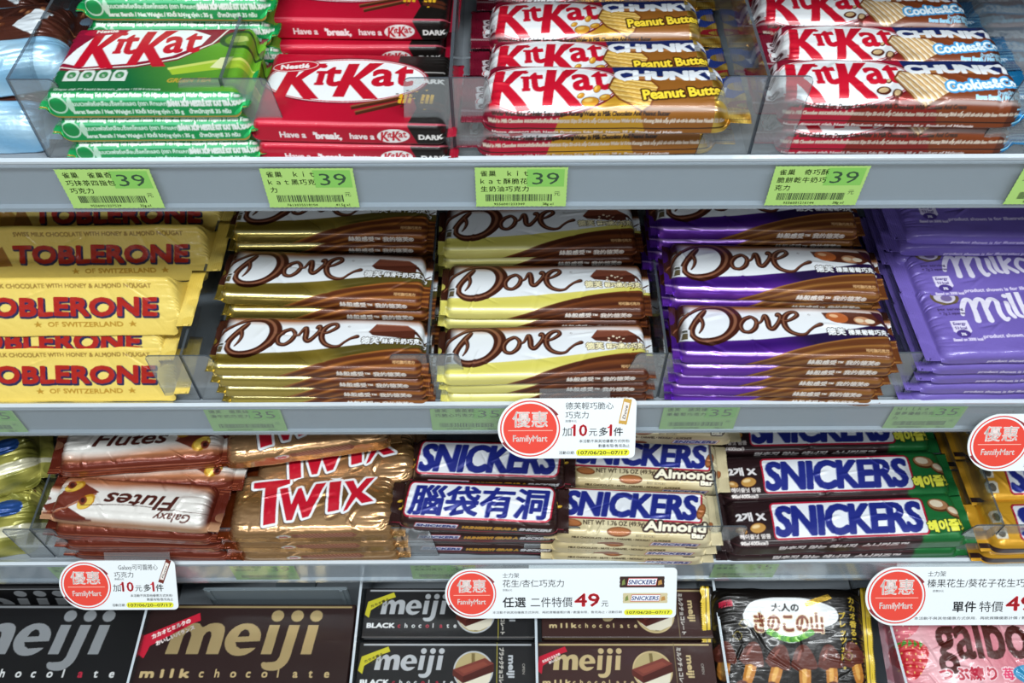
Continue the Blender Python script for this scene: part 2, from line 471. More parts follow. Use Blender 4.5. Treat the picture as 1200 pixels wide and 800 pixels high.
def pile(design, row, levels, px, py, labels, group, yaw=0.0, jitter=2.0, gap=0.3, jy=0.8, base=0.0, shift=(0, 0), **k):
    """a stack of `levels` packs, the topmost with its front top edge at (px, py); labels run from the top down"""
    top = put(design, row, base + (levels - 1) * (design.T + gap), px, py, labels[0], group, yaw=yaw, **k)
    out = [top]
    for i in range(1, levels):
        jx, jj, ja = rnd.uniform(-jitter, jitter), rnd.uniform(-jy, jy) , rnd.uniform(-.8, .8)
        o = put(design, row, base + (levels - 1 - i) * (design.T + gap), 0, 0, labels[i], group, yaw=yaw * .6 + ja,
                xy=(top.location.x + (jx + shift[0] * i) * .001, top.location.y + (jj + shift[1] * i) * .001))
        out.append(o)
    return out
# ------------------------------------------------------------------ plain solids
def mesh_poly(name, V, F, mats, parent=None, smooth=False, midx=None):
    me = bpy.data.meshes.new(name); me.from_pydata([tuple(v) for v in V], [], F); me.update()
    for m in (mats if isinstance(mats, (list, tuple)) else [mats]): me.materials.append(m)
    if midx: me.polygons.foreach_set('material_index', midx)
    if smooth: me.polygons.foreach_set('use_smooth', [True] * len(me.polygons))
    return link(name, me, parent)
def prism(name, outline, depth, axis, mat, parent=None, bevel=0.0, edge=None, at=0.0):
    """extrude a 2-D outline; axis x: outline is (y,z); axis y: outline is (x,z)"""
    n = len(outline); V = []
    for d in (at, at + depth):
        for a, b in outline: V.append((d, a, b) if axis == 'x' else (a, d, b))
    F = [tuple(range(n - 1, -1, -1)), tuple(range(n, 2 * n))]; mi = [0, 0]
    for i in range(n):
        j = (i + 1) % n; F.append((i, j, j + n, i + n)); mi.append(1 if edge else 0)
    o = mesh_poly(name, V, F, [mat] + ([edge] if edge else []), parent, midx=mi)
    import bmesh
    bm = bmesh.new(); bm.from_mesh(o.data); bmesh.ops.recalc_face_normals(bm, faces=bm.faces)
    if bevel: bmesh.ops.bevel(bm, geom=bm.edges[:], offset=bevel, segments=2, affect='EDGES', clamp_overlap=True)
    bm.to_mesh(o.data); bm.free()
    return o
def box(name, lo, hi, mat, parent=None, bevel=0.0):
    return prism(name, [(lo[0], lo[2]), (hi[0], lo[2]), (hi[0], hi[2]), (lo[0], hi[2])], hi[1] - lo[1], 'y', mat, parent, bevel, at=lo[1])

# ------------------------------------------------------------------ the shelving
XL, XR = -0.62, 0.66
box('wall_back', (XL - .1, .80, 0), (XR + .1, .83, 2.2), M_DARK)['kind'] = 'structure'
fl = box('floor', (-2.5, -2.5, -.02), (2.5, 1.2, 0), plain('floor_tiles', '#b9b6ae', .35, 0, .02, 20, .2, .06)); fl['kind'] = 'structure'
SHELF_LABEL = {1: 'grey steel shelf of the red and green wafer bars, uppermost price rail in view',
               2: 'grey steel shelf below it, holding the brown swirl bars and lilac tablets',
               3: 'grey steel shelf of caramel and nougat bars, lowest price rail in view',
               4: 'bottom grey steel shelf carrying the flat dark chocolate boxes'}
for row in (1, 2, 3, 4):
    y, z = LIP[row]
    sh = empty('display_shelf', (0, y, z - .02)); tag(sh, SHELF_LABEL[row], 'shelf', 'display shelves')
    def rel(o):
        o.location = Vector(o.location) - sh.location; return o
    rel(box('board', (XL, y + .004, z - .023), (XR, .80, z - .005), M_BOARD, sh))
    # rail: rounded top lip, flat ticket face, small bottom lip
    o = [(y + .004, z - .0055), (y + .0005, z - .0003), (y - .001, z), (y - .0028, z - .001), (y - .0032, z - .004), (y - .0006, z - .0052), (y - .0006, z - RAIL_H + .004),
         (y - .0032, z - RAIL_H + .003), (y - .0032, z - RAIL_H + .0003), (y - .001, z - RAIL_H), (y + .003, z - RAIL_H)]
    rel(prism('price_rail', o, XR - XL, 'x', M_RAIL, sh, at=XL))
    o = [(y - .0033, z - .0012), (y - .0035, z + .0006), (y - .0008, z + .0012), (y + .0035, z - .0035), (y + .003, z - .0045), (y - .001, z - .0002)]
    rel(prism('clear_lip', o, XR - XL, 'x', M_LIP, sh, at=XL))
    rel(box('ticket_cover', (XL, y - .0042, z - RAIL_H + .0008), (XR, y - .0037, z - .0018), M_STRIP, sh))
y0, z0 = .41, LIP[1][1] + .235  # unseen upper shelf, added so the back of the top row falls into shade
top = empty('display_shelf', (0, y0, z0)); tag(top, 'unseen grey steel shelf added above the wafer bars for its shade, over the picture edge', 'shelf', 'display shelves')
for o in (box('board', (XL, y0, z0 - .02), (XR, .80, z0), M_BOARD, top), box('price_rail', (XL, y0 - .004, z0 - .03), (XR, y0, z0 + .006), M_RAIL, top, .001)):
    o.location = Vector(o.location) - top.location
for i, xx in enumerate((XL - .012, XR + .002)):
    prism('side_upright', [(.33, 0), (.80, 0), (.80, 2.1), (.45, 2.1)], .010, 'x', M_RAIL, at=xx)['kind'] = 'structure'

# ------------------------------------------------------------------ clear dividers
DH = .053
def arc_pts(cx, cz, r, a0, a1, n=6):
    return [(cx + r * math.cos(math.radians(a0 + (a1 - a0) * k / n)), cz + r * math.sin(math.radians(a0 + (a1 - a0) * k / n))) for k in range(n + 1)]
def divider(row, px, py, lt, lb, rt, rb, label, depth=.33, dy=.0058, mat=None):
    """clear plate running back from picture point (px, py) on its front top corner, flanges lt/rt wide at the top and lb/rb at the foot (mm)"""
    y, z = LIP[row]; fz = FLOOR[row]
    w = at_y(px, py, y + dy)
    d = empty('shelf_divider', (w.x, y + dy, fz)); tag(d, label, 'divider', 'clear dividers')
    h = DH
    prism('divider_plate', [(0.0012, 0), (depth, 0), (depth, h), (0.0012, h)], .0018, 'x', M_CLEARD, d, at=-.0009, edge=M_EDGE)
    if lt:
        a, b = lt * .001, lb * .001; r = .004
        prism('front_flange', [(-.0009, .0002), (-.0009, h)] + [(-a + r - (0), h)] + arc_pts(-a + r, h - r, r, 100, 170) + [(-b, .0002)], .0012, 'y', M_CLEAR, d, edge=M_EDGE)
    if rt:
        a, b = rt * .001, rb * .001; r = .004
        prism('front_flange', [(.0009, .0002), (b, .0002)] + arc_pts(a - r, h - r, r, 10, 80) + [(a - r, h), (.0009, h)], .0012, 'y', M_CLEAR, d, edge=M_EDGE)
    return d
divider(1, 9, 97, 0, 0, 25, 31, 'clear divider between the blue bags and the green wafer packs')
divider(1, 259, 97, 23, 32, 25, 31, 'clear divider between green and red wafer packs')
divider(1, 528, 97, 25, 29, 20, 26, 'clear divider between red packs and golden-ended peanut bars')
divider(1, 900, 97, 23, 31, 24, 22, 'clear divider between peanut bars and blue-ended cookie bars')
divider(1, 1252, 97, 24, 32, 20, 26, 'clear divider closing off the blue-ended cookie bars')
divider(2, 212, 419, 25, 25, 20, 32, 'clear divider between yellow prism bars and gold swirl bars')
divider(2, 501, 419, 26, 26, 22, 29, 'clear divider between gold swirl bars and pale yellow swirl bars')
divider(2, 781, 419, 21, 34, 25, 25, 'clear divider between pale yellow and purple swirl bars')
divider(2, 1082, 419, 26, 44, 24, 22, 'clear divider between purple swirl bars and lilac tablets')
divider(3, 42, 628, 24, 22, 18, 26, 'clear divider between the yellow bag and the wafer rolls')
divider(3, 254, 628, 24, 22, 20, 32, 'clear divider between wafer rolls and golden caramel bars')
divider(3, 471, 628, 22, 22, 23, 28, 'clear divider between golden caramel bars and brown nougat bars')
divider(3, 651, 628, 24, 27, 20, 26, 'clear divider between brown nougat bars and cream almond bars')
divider(3, 842, 628, 25, 34, 21, 21, 'clear divider between cream almond bars and green-ended nougat bars')
divider(3, 1163, 630, 23, 40, 20, 24, 'clear divider between green-ended and yellow nougat bars')
DW = []
for px, py, lab in ((169, 735, 'clear divider between the two widest dark chocolate boxes'), (419, 735, 'clear divider between the wide brown box and the small black boxes'),
                    (628, 735, 'clear divider between small black boxes and small brown boxes'), (843, 740, 'clear divider between small brown boxes and the mushroom snack pouch'),
                    (1043, 740, 'clear divider between the mushroom snack pouch and the pink pouch')):
    w = at_z(px, py, .668); d = empty('shelf_divider', (w.x, .196, FLOOR[4])); tag(d, lab, 'divider', 'clear dividers'); DW.append(w.x)
    prism('divider_plate', [(0, 0), (.39, 0), (.39, .068), (0, .068)], .0022, 'x', M_CLEARD, d, at=-.0011, edge=M_LIP)

# ------------------------------------------------------------------ price tickets and promotion cards
M_PAPER = plain('white_card', '#e6edef', .5)
class Flat:
    """lettering and shapes lying on a flat card (x right, y up, mm)"""
    def __init__(s): s.items = []; s.z = 0
    def tris(s, t, color):
        if len(t): s.z += 1; s.items.append((np.asarray(t, float), lin(color), s.z))
    def poly(s, pts, color):
        p = np.asarray(pts, float); c = p.mean(0)
        s.tris(np.stack([np.stack([c, p[i], p[(i + 1) % len(p)]]) for i in range(len(p))]), color)
    def rect(s, x0, y0, x1, y1, color): s.poly([(x0, y0), (x1, y0), (x1, y1), (x0, y1)], color)
    def rects(s, rs, color):
        s.tris(np.concatenate([[[(a, b), (c, b), (c, d)], [(a, b), (c, d), (a, d)]] for a, b, c, d in rs]), color)
    def ellipse(s, cx, cy, rx, ry, color, n=48): s.poly([(cx + rx * math.cos(i * 2 * math.pi / n), cy + ry * math.sin(i * 2 * math.pi / n)) for i in range(n)], color)
    def ring(s, cx, cy, r0, r1, color, a0=0, a1=360, n=48, taper=False):
        q = []
        for i in range(n):
            for k in (0, 1): pass
            a, b = math.radians(a0 + (a1 - a0) * i / n), math.radians(a0 + (a1 - a0) * (i + 1) / n)
            ra = r1 if not taper else r0 + (r1 - r0) * (i / n); rb = r1 if not taper else r0 + (r1 - r0) * ((i + 1) / n)
            P = [(cx + r * math.cos(t), cy + r * math.sin(t)) for r, t in ((r0, a), (ra, a), (rb, b), (r0, b))]
            q += [[P[0], P[1], P[2]], [P[0], P[2], P[3]]]
        s.tris(np.array(q), color)
    def text(s, body, x, y, size, color, width=None, align='l', bold=0.0, shear=0.0, spacing=1.0, rot=0.0):
        t = place_tris(text_tris(body, shear, spacing, 0.0, 2), x, y, size, width, rot, align)
        b = bold * size * .8                                  # heavier strokes: the same line set again a hair to each side
        if b: t = np.concatenate([t + np.array(q) for q in ((-b, 0), (b, 0), (0, b), (0, -b), (0, 0))])
        s.tris(t, color)
    def mesh(s, name, outline, thick, base, mat=None):
        """outline: card outline (mm); facing -Y"""
        n = len(outline); o = np.asarray(outline, float)
        V = [(x, 0, z) for x, z in o] + [(x, thick, z) for x, z in o]; C = [(*lin(base), 0)] * (2 * n)
        F = [tuple(range(n)), tuple(range(2 * n - 1, n - 1, -1))] + [(i + n, (i + 1) % n + n, (i + 1) % n, i) for i in range(n)]
        for t, c, z in s.items:
            ar = (t[:, 1, 0] - t[:, 0, 0]) * (t[:, 2, 1] - t[:, 0, 1]) - (t[:, 2, 0] - t[:, 0, 0]) * (t[:, 1, 1] - t[:, 0, 1])
            t[ar < 0] = t[ar < 0][:, ::-1]
            for tri in t:
                b = len(V); V += [(p[0], -.012 * z - .02, p[1]) for p in tri]; C += [(*c, 0)] * 3; F.append((b, b + 1, b + 2))
        me = bpy.data.meshes.new(name); me.from_pydata((np.array(V) * .001).tolist(), [], F); me.update()
        a = me.color_attributes.new('Print', 'FLOAT_COLOR', 'POINT'); a.data.foreach_set('color', np.array(C, np.float32).ravel())
        me.materials.append(mat or M_CARD)
        return me
def zigzag(x0, z0, x1, z1, tooth=1.4, amp=.35):
    """rectangle outline with torn perforated top and bottom edges"""
    o = []; n = int((x1 - x0) / tooth)
    for i in range(n + 1): o.append((x0 + (x1 - x0) * i / n, z0 + (amp if i % 2 else 0)))
    m = int((z1 - z0) / tooth)
    for i in range(1, m): o.append((x1 - (amp if i % 2 else 0), z0 + (z1 - z0) * i / m))
    for i in range(n + 1): o.append((x1 - (x1 - x0) * i / n, z1 - (amp if i % 2 else 0)))
    for i in range(1, m): o.append((x0 + (amp if i % 2 else 0), z1 - (z1 - z0) * i / m))
    return o
def price_tag(row, px, lines, price, code, weight, label, W=54, H=30, faded=False, drop=4.0):
    f = Flat(); ink = '#3a4c34' if not faded else '#56704a'
    r = random.Random(int(code) if code.isdigit() else 7)
    f.rect(W * .56, H * .52, W * .965, H * .955, '#8acb60')
    f.text(str(price), W * .765, H * .58, H * .42, ink if faded else '#35523a', align='c', bold=0.0, width=W * .29)
    for i, t in enumerate(lines): f.text(t, W * .06, H * (.80 - i * .195), H * .15, ink, align='l', bold=.012, spacing=1.12)
    bars = []; x = W * .11
    while x < W * .83:
        w = r.choice((.25, .25, .5, .75)); bars.append((x, H * .15, x + w, H * .33)); x += w + r.choice((.3, .3, .55))
    f.rects(bars, ink)
    f.text('元', W * .86, H * .30, H * .13, ink)
    f.text(code, W * .2, H * .045, H * .085, ink, bold=.01, spacing=1.1); f.text(weight + ' x1', W * .74, H * .045, H * .085, ink, bold=.01)
    me = f.mesh('price_tag', zigzag(0, 0, W, H), .15, '#b2dc7a' if not faded else '#9fce78')
    y, z = LIP[row]
    w = at_y(px, 0, y) if False else None
    o = link('price_tag', me)
    zt = z - drop * .001
    k = at_z_front(row, px, zt)
    o.location = (k, y - .0022 if faded else y - .0046, zt - H * .001)
    tag(o, label, 'price tag', 'green shelf price tags')
    return o
def at_z_front(row, px, z):
    """world x of picture column px on the rail face at height z"""
    y = LIP[row][0] - .002; lo, hi = -100, 900
    for _ in range(40):
        mid = (lo + hi) / 2
        if at_y(px, mid, y).z > z: lo = mid
        else: hi = mid
    return at_y(px, lo, y).x
price_tag(1, 64, ['雀巢　雀巢奇', '巧抹茶四指包', '巧克力'], 39, '9556001227539', '35g', 'bright green 39 price ticket under the green wafer packs', W=54)
price_tag(1, 304, ['雀巢　ｋｉｔ', 'ｋａｔ黑巧克', '力'], 39, '7613035518104', '41.5g', 'bright green 39 price ticket under the dark red wafer packs', W=53)
price_tag(1, 556, ['雀巢　ｋｉｔ', 'ｋａｔ酥脆花', '生奶油巧克力'], 39, '9556001233349', '38g', 'bright green 39 price ticket under the golden-ended peanut bars', W=53)
price_tag(1, 908, ['雀巢　奇巧酥', '脆餅乾牛奶巧', '克力'], 39, '9556001216144', '38g', 'bright green 39 price ticket under the blue-ended cookie bars', W=54)
price_tag(1, 1200, ['雀巢　脆米', '巧克力'], 39, '9556001216999', '38g', 'bright green price ticket cut by the picture edge beside the cookie bars', W=54)
price_tag(2, -78, ['瑞士三角巧', '克力'], 65, '7614500010013', '50g', 'pale green ticket corner beneath the yellow prism bars', W=56, H=31, faded=True)
price_tag(2, 237, ['德芙　德芙絲', '滑牛奶巧克力'], 35, '6914973600362', '43g', 'pale green 35 price ticket beneath the gold swirl bars', W=56, H=31, faded=True)
price_tag(2, 503, ['德芙　德芙輕', '巧脆心巧克力'], 35, '6914973602991', '38g', 'pale green 35 price ticket half behind the hanging red circle card', W=56, H=31, faded=True)
price_tag(2, 778, ['德芙　德芙榛', '果葡萄巧克力'], 35, '6914973600386', '43g', 'pale green 35 price ticket beneath the purple swirl bars', W=56, H=31, faded=True)
price_tag(2, 1049, ['Ｍｉｌｋａ', '草莓優格巧克', '力'], 35, '7622400883033', '35g', 'pale green 35 price ticket beneath the lilac tablets', W=54, H=31, faded=True)
price_tag(3, 53, ['Ｇａｌａｘｙ', '捲心巧克力'], 35, '6294001819134', '22g', 'dim green ticket behind the hanging card of the wafer rolls', W=56, H=31, faded=True)
price_tag(3, 267, ['特趣巧克力', '焦糖夾心'], 39, '5000159459228', '50g', 'dim green ticket beneath the golden caramel bars', W=56, H=31, faded=True)
price_tag(3, 480, ['士力架', '花生巧克力'], 35, '6914973606920', '51g', 'dim green ticket beneath the brown nougat bars', W=56, H=31, faded=True)
price_tag(3, 838, ['士力架', '榛果花生'], 35, '8801007123456', '49g', 'dim green ticket beneath the green-ended nougat bars', W=56, H=31, faded=True)

def round_rect(x0, y0, x1, y1, r, n=6):
    o = []
    for cx, cy, a in ((x1 - r, y0 + r, -90), (x1 - r, y1 - r, 0), (x0 + r, y1 - r, 90), (x0 + r, y0 + r, 180)):
        o += arc_pts(cx, cy, r, a, a + 90, n)
    return o
def mini_bar(f, cx, cy, w, h, rot, base, logo, kind):
    c, d = math.cos(rot), math.sin(rot)
    def T(p): return [(cx + x * c - y * d, cy + x * d + y * c) for x, y in p]
    zz = []
    for i in range(7): zz.append((w / 2 + (.4 if i % 2 else 0), -h / 2 + h * i / 6))
    for i in range(7): zz.append((-w / 2 - (.4 if i % 2 else 0), h / 2 - h * i / 6))
    f.poly(T(zz), base)
    if kind == 'snick':
        f.poly(T([(-w * .34, -h * .34), (w * .32, -h * .34), (w * .35, h * .36), (-w * .31, h * .36)]), '#c23a3f')
        f.poly(T([(-w * .33, -h * .28), (w * .31, -h * .28), (w * .34, h * .30), (-w * .30, h * .30)]), '#eef2f8')
        f.text(logo, cx - w * .31 * c + h * .2 * d, cy - w * .31 * d - h * .2 * c, h * .56, '#2b3f94', width=w * .62, bold=.03, shear=.2, rot=rot)
        f.poly(T([(w * .36, -h * .3), (w * .46, -h * .2), (w * .44, h * .2), (w * .37, h * .1)]), '#b98a4a')
        f.poly(T([(-w * .46, -h * .3), (-w * .38, -h * .2), (-w * .40, h * .3), (-w * .45, h * .1)]), '#7a8a4a')
    else:
        f.poly(T([(-w * .36, -h * .3), (w * .36, -h * .3), (w * .38, h * .38), (-w * .38, h * .38)]), '#e9e2da')
        f.text(logo, cx - w * .3 * c + h * .18 * d, cy - w * .3 * d - h * .18 * c, h * .5, '#3a1d12', width=w * .55, bold=.02, shear=.2, rot=rot)
def promo_disc(f, cx, cy, R):
    f.ring(cx, cy, R * .885, R * .93, '#dc4a40')
    f.ring(cx, cy, R * .885, R * .99, '#8c2f35', 75, 28, 20, True)
    f.ring(cx, cy, R * .885, R * .99, '#8c2f35', 255, 208, 20, True)
    f.ellipse(cx, cy, R * .83, R * .83, '#e5493b')
    f.text('優惠', cx, cy + R * .10, R * .56, '#fffaf5', align='c', bold=.022, width=R * 1.08)
    f.rect(cx - R * .68, cy - R * .07, cx + R * .70, cy - R * .045, '#f6b8a8')
    f.text('FamilyMart', cx, cy - R * .42, R * .30, '#fffaf5', align='c', bold=.02, width=R * 1.06)
def promo_outline(W, H, cx, cy, R):
    """rounded card merging with the disc that bulges at its end"""
    a0 = math.degrees(math.asin(min(1, (H - cy) / R))); a1 = math.degrees(math.asin(max(-1, -cy / R)))
    o = [(W - 4, 0)] + arc_pts(W - 4, 4, 4, -90, 0, 5)[1:]
    o += arc_pts(W - 4, H - 4, 4, 0, 90, 5)
    arc = arc_pts(cx, cy, R, 180 - (180 - (180 - a0)) if False else a0 if a0 > 89 else 180 - a0, 360 + a1 if False else 180 - a1, 1)
    st, en = 180 - a0, 180 - a1
    if a0 >= 89: st = 90
    if a1 <= -89: en = 270
    o += [(cx + R * math.cos(math.radians(st + (en - st) * k / 30)), cy + R * math.sin(math.radians(st + (en - st) * k / 30))) for k in range(31)]
    return o
def promo_card(row, px, py, W, H, R, kind, label, tilt, yaw=0.0, dz=0.0, lead=.004, holder=(10, 90)):
    """card hanging in front of the rail; (px, py) is the picture position of its upper card corner beside the disc's top"""
    f = Flat(); cx, cy = R, H / 2
    cy = H / 2 if 2 * R >= H else R
    promo_disc(f, cx, cy, R)
    x = 2 * R + 2; ink = '#2a2c30'; red = '#d8323c'
    if kind in ('dove', 'flutes'):
        if kind == 'dove':
            f.text('德芙輕巧脆心', x, H * .83, H * .125, ink); f.text('巧克力', x, H * .68, H * .125, ink); mini_bar(f, W - 8, H * .78, 19, 6, math.radians(80), '#caa04a', 'Dove', 'dove')
        else:
            f.text('Galaxy可可醬捲心', x + 4, H * .82, H * .125, ink, width=(W - x) * .64); f.text('巧克力', x, H * .67, H * .125, ink); mini_bar(f, W - 9, H * .78, 22, 4.5, math.radians(68), '#6e2a1e', 'Flutes', 'dove')
        f.text('原價35元', x, H * .61, H * .045, '#55585c')
        xx = x - 2
        for t, sz, c, bd in (('加', .16, ink, 0), ('10', .27, red, .03), ('元', .14, ink, 0), ('多', .155, ink, .02), ('1', .27, red, .03), ('件', .155, ink, .012)):
            tr = text_tris(t, 0, 1, 0.0, 2); w = tr[..., 0].max() * H * sz
            if '1' in t: f.poly([(xx - H * .045, H * .38 + H * sz * .52), (xx + H * .03, H * .38 + H * sz * .68), (xx + H * .03, H * .38 + H * sz * .56), (xx - H * .03, H * .38 + H * sz * .46)], c)
            f.text(t, xx, H * .38 - (.0 if sz > .2 else -.01 * H), H * sz, c, bold=bd); xx += w + 1.5
        f.text('本活動不與其他優惠方式併用/', W * .96, H * .27, H * .06, '#44474b', align='r'); f.text('數量有限/售完為止', W * .96, H * .19, H * .06, '#44474b', align='r')
        f.poly(round_rect(x + 8, H * .045, W - 4, H * .155, H * .05), '#e6e43a')
        f.text('活動日期:', x + 7, H * .075, H * .06, ink, align='r'); f.text('107/06/20~07/17', (x + 8 + W - 4) / 2, H * .068, H * .085, ink, align='c', bold=.02, width=(W - x - 15))
    elif kind == 'two':
        f.text('士力架', x + 2, H * .82, H * .105, ink); f.text('花生/杏仁巧克力', x + 2, H * .64, H * .16, ink); f.text('原價35元', x + 2, H * .55, H * .045, '#55585c')
        f.text('任選', x + 2, H * .24, H * .22, ink, bold=.022); f.text('二件特價', x + 26, H * .24, H * .22, ink, width=36)
        f.text('49', x + 64, H * .24, H * .36, red, bold=.035, width=21); f.text('元', x + 87, H * .24, H * .14, ink)
        f.text('本活動不與其他優惠方式併用．再統資購優惠計價 / 數量有限．售完為止 / 活動日期', W * .175 + 6, H * .10, H * .055, '#44474b', width=W * .56)
        f.poly(round_rect(W * .775, H * .06, W - 3, H * .17, H * .05), '#e6e43a'); f.text('107/06/20~07/17', W * .88, H * .085, H * .075, ink, align='c', bold=.02, width=W * .185)
        mini_bar(f, W * .85, H * .72, W * .19, H * .22, 0, '#3a2620', 'SNICKERS', 'snick'); mini_bar(f, W * .865, H * .40, W * .19, H * .20, 0, '#cfc39a', 'SNICKERS', 'snick')
    else:
        f.text('士力架', x - 3, H * .84, H * .10, ink); f.text('榛果花生/葵花子花生巧克力', x - 3, H * .66, H * .155, ink); f.text('原價59元', x + 2, H * .57, H * .045, '#55585c')
        f.text('單件', x + 20, H * .24, H * .20, ink, bold=.022); f.text('特價', x + 43, H * .24, H * .20, ink)
        f.text('49', x + 66, H * .25, H * .34, red, bold=.035, width=23); f.text('元', x + 92, H * .24, H * .14, ink)
        f.text('本活動不與其他優惠方式併用．再統資購優惠計價 / 數量有限．售完為止', W * .2, H * .10, H * .055, '#44474b', width=W * .6)
    me = f.mesh('promotion_card', promo_outline(W, H, cx, cy, R), .6, '#e9f0f2')
    o = link('promotion_card', me)
    y = LIP[row][0] - lead
    w = at_y(px, py, y - dz)
    Rm = Euler((math.radians(-tilt), 0, math.radians(yaw)), 'XYZ').to_matrix()
    # hang by the top edge
    o.rotation_euler = Rm.to_euler(); off = Rm @ Vector((0, 0, H * .001))
    o.location = w - off
    tag(o, label, 'sign', 'hanging promotion cards')
    if holder:
        h = box('card_holder', (holder[0] * .001, .0008, H * .001 - .009), (holder[1] * .001, .0014, H * .001 + .007), M_PAPER if kind in ('two', 'one') else M_STRIP, o)
    return o
promo_card(2, 583, 467, 99, 46, 23.2, 'dove', 'white hanging card with a red disc below the pale yellow swirl bars', 36, holder=(30, 80))
promo_card(2, 1140, 485, 99, 46, 23.2, 'dove', 'white hanging card with a red disc cut by the picture edge below the lilac tablets', 34, holder=(30, 80))
promo_card(3, 66, 657, 99, 45, 22.6, 'flutes', 'smallest white hanging card, slanting over the widest black box', 40, yaw=0, holder=(40, 95))
promo_card(3, 521, 666, 199, 46, 22.8, 'two', 'long white hanging card with two small printed bars at its end', 42, holder=(72, 188))
promo_card(3, 1016, 664, 215, 53, 26.8, 'one', 'long white hanging card over the pink strawberry pouch', 44, holder=(26, 205))
# ------------------------------------------------------------------ wrapper prints
GR = lambda a, b, f: (lambda X, Y: lin(a) * (1 - np.clip(f(X, Y), 0, 1))[..., None] + lin(b) * np.clip(f(X, Y), 0, 1)[..., None])
def kitkat(c, cx, cy, w, rot=0.06, red='#c8142c', ring='#a3122c', oval=True, ox=0.0, ry=.26, tall=.42, out=None):
    """white oval with the slab lettered red logo; w is the logo width"""
    if oval:
        rx, r_ = w * .58, w * ry
        c.ellipse(cx + ox, cy, rx + 2.2, r_ + 2.2, ring, rot); c.ellipse(cx + ox, cy, rx + .9, r_ + .9, '#e9dfe2', rot); c.ellipse(cx + ox, cy, rx + .4, r_ + .4, red, rot)
        c.ellipse(cx + ox, cy, rx - .3, r_ - .3, '#f2f6f8', rot)
    cs, sn = math.cos(rot), math.sin(rot)
    def T(P, x0, s, sy): return [(cx + (x0 + x * s - w / 2) * cs - (y - .5) * sy * sn, cy + (x0 + x * s - w / 2) * sn + (y - .5) * sy * cs) for x, y in P]
    h = w * tall
    m = []
    for x0 in (0.0, w * .425):
        s = w * .34
        m += [T([(.0, 0), (.25, 0), (.47, 1.0), (.22, 1.0)], x0, s, h), T([(.27, .42), (.68, 1.02), (1.0, 1.02), (.46, .44)], x0, s, h), T([(.22, .50), (.44, .62), (.98, -.06), (.66, -.06)], x0, s, h)]
    mk = c.mask(m)
    def at(x, y): return (cx + (x - w / 2) * cs - (y - .5) * h * sn, cy + (x - w / 2) * sn + (y - .5) * h * cs)
    b_ = w * .012
    for ch, x0, x1 in (('t', .345, .455), ('a', .70, .845), ('t', .865, .985)):
        mk = np.maximum(mk, c.text_mask(ch, *at(w * x0, .34), h * 1.0, width=w * (x1 - x0), rot=rot, align='l', bold=b_))
    mk = np.maximum(mk, c.mask([T([(.285, .34), (.335, .34), (.345, .78), (.292, .78)], 0, w, h), T([(.275, .34), (.345, .34), (.345, .42), (.275, .42)], 0, w, h), T([(.275, .70), (.33, .70), (.33, .78), (.275, .78)], 0, w, h),
                                c.ell(*at(w * .318, .93), w * .028, w * .026)]))
    if out: c.paint(c.grow(mk, out[0]), out[1])
    c.paint(mk, red)
def smallprint(c, x, y, lines, size, color, bold=0.0, lead=1.25, **k):
    for i, t in enumerate(lines): c.text(t, x, y - i * size * lead, size, color, align='l', bold=bold, **k)
def silk(c, x0, x1, ya, seed, cols, metal=0.15, y0=None, flow=.5):
    """flowing ribbons of colour sweeping up to the right inside x0..x1, below curve ya(X)"""
    X, Y = c.X, c.Y
    yt = ya(X); m = ((Y < yt) & (X > x0)).astype(np.float32)
    ph = (yt - Y) * flow + .9 * np.sin(X * .035 + 1) + .5 * vnoise(X * .02, (yt - Y) * .35, seed)
    v = (.5 + .5 * np.sin(ph * 2.1)) ** 2; v2 = .6 * (.5 + .5 * np.sin(ph * 4.7 + 1))
    a, b, d = lin(cols[0]), lin(cols[1]), lin(cols[2])
    C = a * (1 - v)[..., None] + b * v[..., None]; C = C * (1 - .45 * v2)[..., None] + d * (.45 * v2)[..., None]
    m = c.blur(m, .4)
    c.img[..., :3] = c.img[..., :3] * (1 - m[..., None]) + C * m[..., None]; c.img[..., 3] = c.img[..., 3] * (1 - m) + metal * m
def nut(c, x, y, r, rot, col='#a9602c', hi='#e2b070'):
    c.ellipse(x, y, r, r * .66, '#5a2c12', rot); c.ellipse(x, y, r * .92, r * .58, col, rot); c.ellipse(x - r * .2, y + r * .18, r * .5, r * .22, hi, rot, soft=r * .12)

D = {}
# --- green four-finger wafer pack
c = Design('wafer_pack', 112, 64, 16.0, 4, r=5, dome=.8, base='#1f7a3c', metal=.15, taper=5, wr=.5, seed=11); d = D['green'] = c; c = d.cv
e = d.edge
c.paint(np.ones_like(c.X), GR('#17693a', '#6fae2c', lambda X, Y: (X + 20 + Y * .6) / 70), metal=.2)
c.where((c.Y > -e + 26 - (c.X > 0) * 0) & (c.Y > (c.X * .0 + 2 + ((c.X + 8) / 38) ** 2 * 16 - 6)), '#7e1330', metal=.1)
c.poly([(-60, -9), (-38, -12), (-8, -9), (14, -2), (30, 12), (40, 34), (-60, 40)], '#7c1230', metal=.1)
c.poly([(-60, -6), (-38, -10.6), (-8, -7.6), (14, -.6), (30, 13), (38.5, 34), (-60, 40)], '#e8e4dc'); c.poly([(-60, -5), (-38, -9.6), (-8, -6.6), (13, .4), (29, 13.5), (37.5, 34), (-60, 40)], '#8c1432', metal=.1)
c.poly([(-49, -4), (-36, -8), (-12, -5), (10, 2), (24, 12), (27, 22), (16, 28), (-24, 30), (-36, 24), (-44, 10)], '#f2f5f6')
kitkat(c, -9, 10, 66, rot=.04, red='#c4122c', oval=False, tall=.50)
c.ellipse(-32, 27, 13, 4, '#b5163a', .2); c.text('Nestlé', -32, 25.5, 4.5, '#f3e9e6', bold=.15, rot=.1)
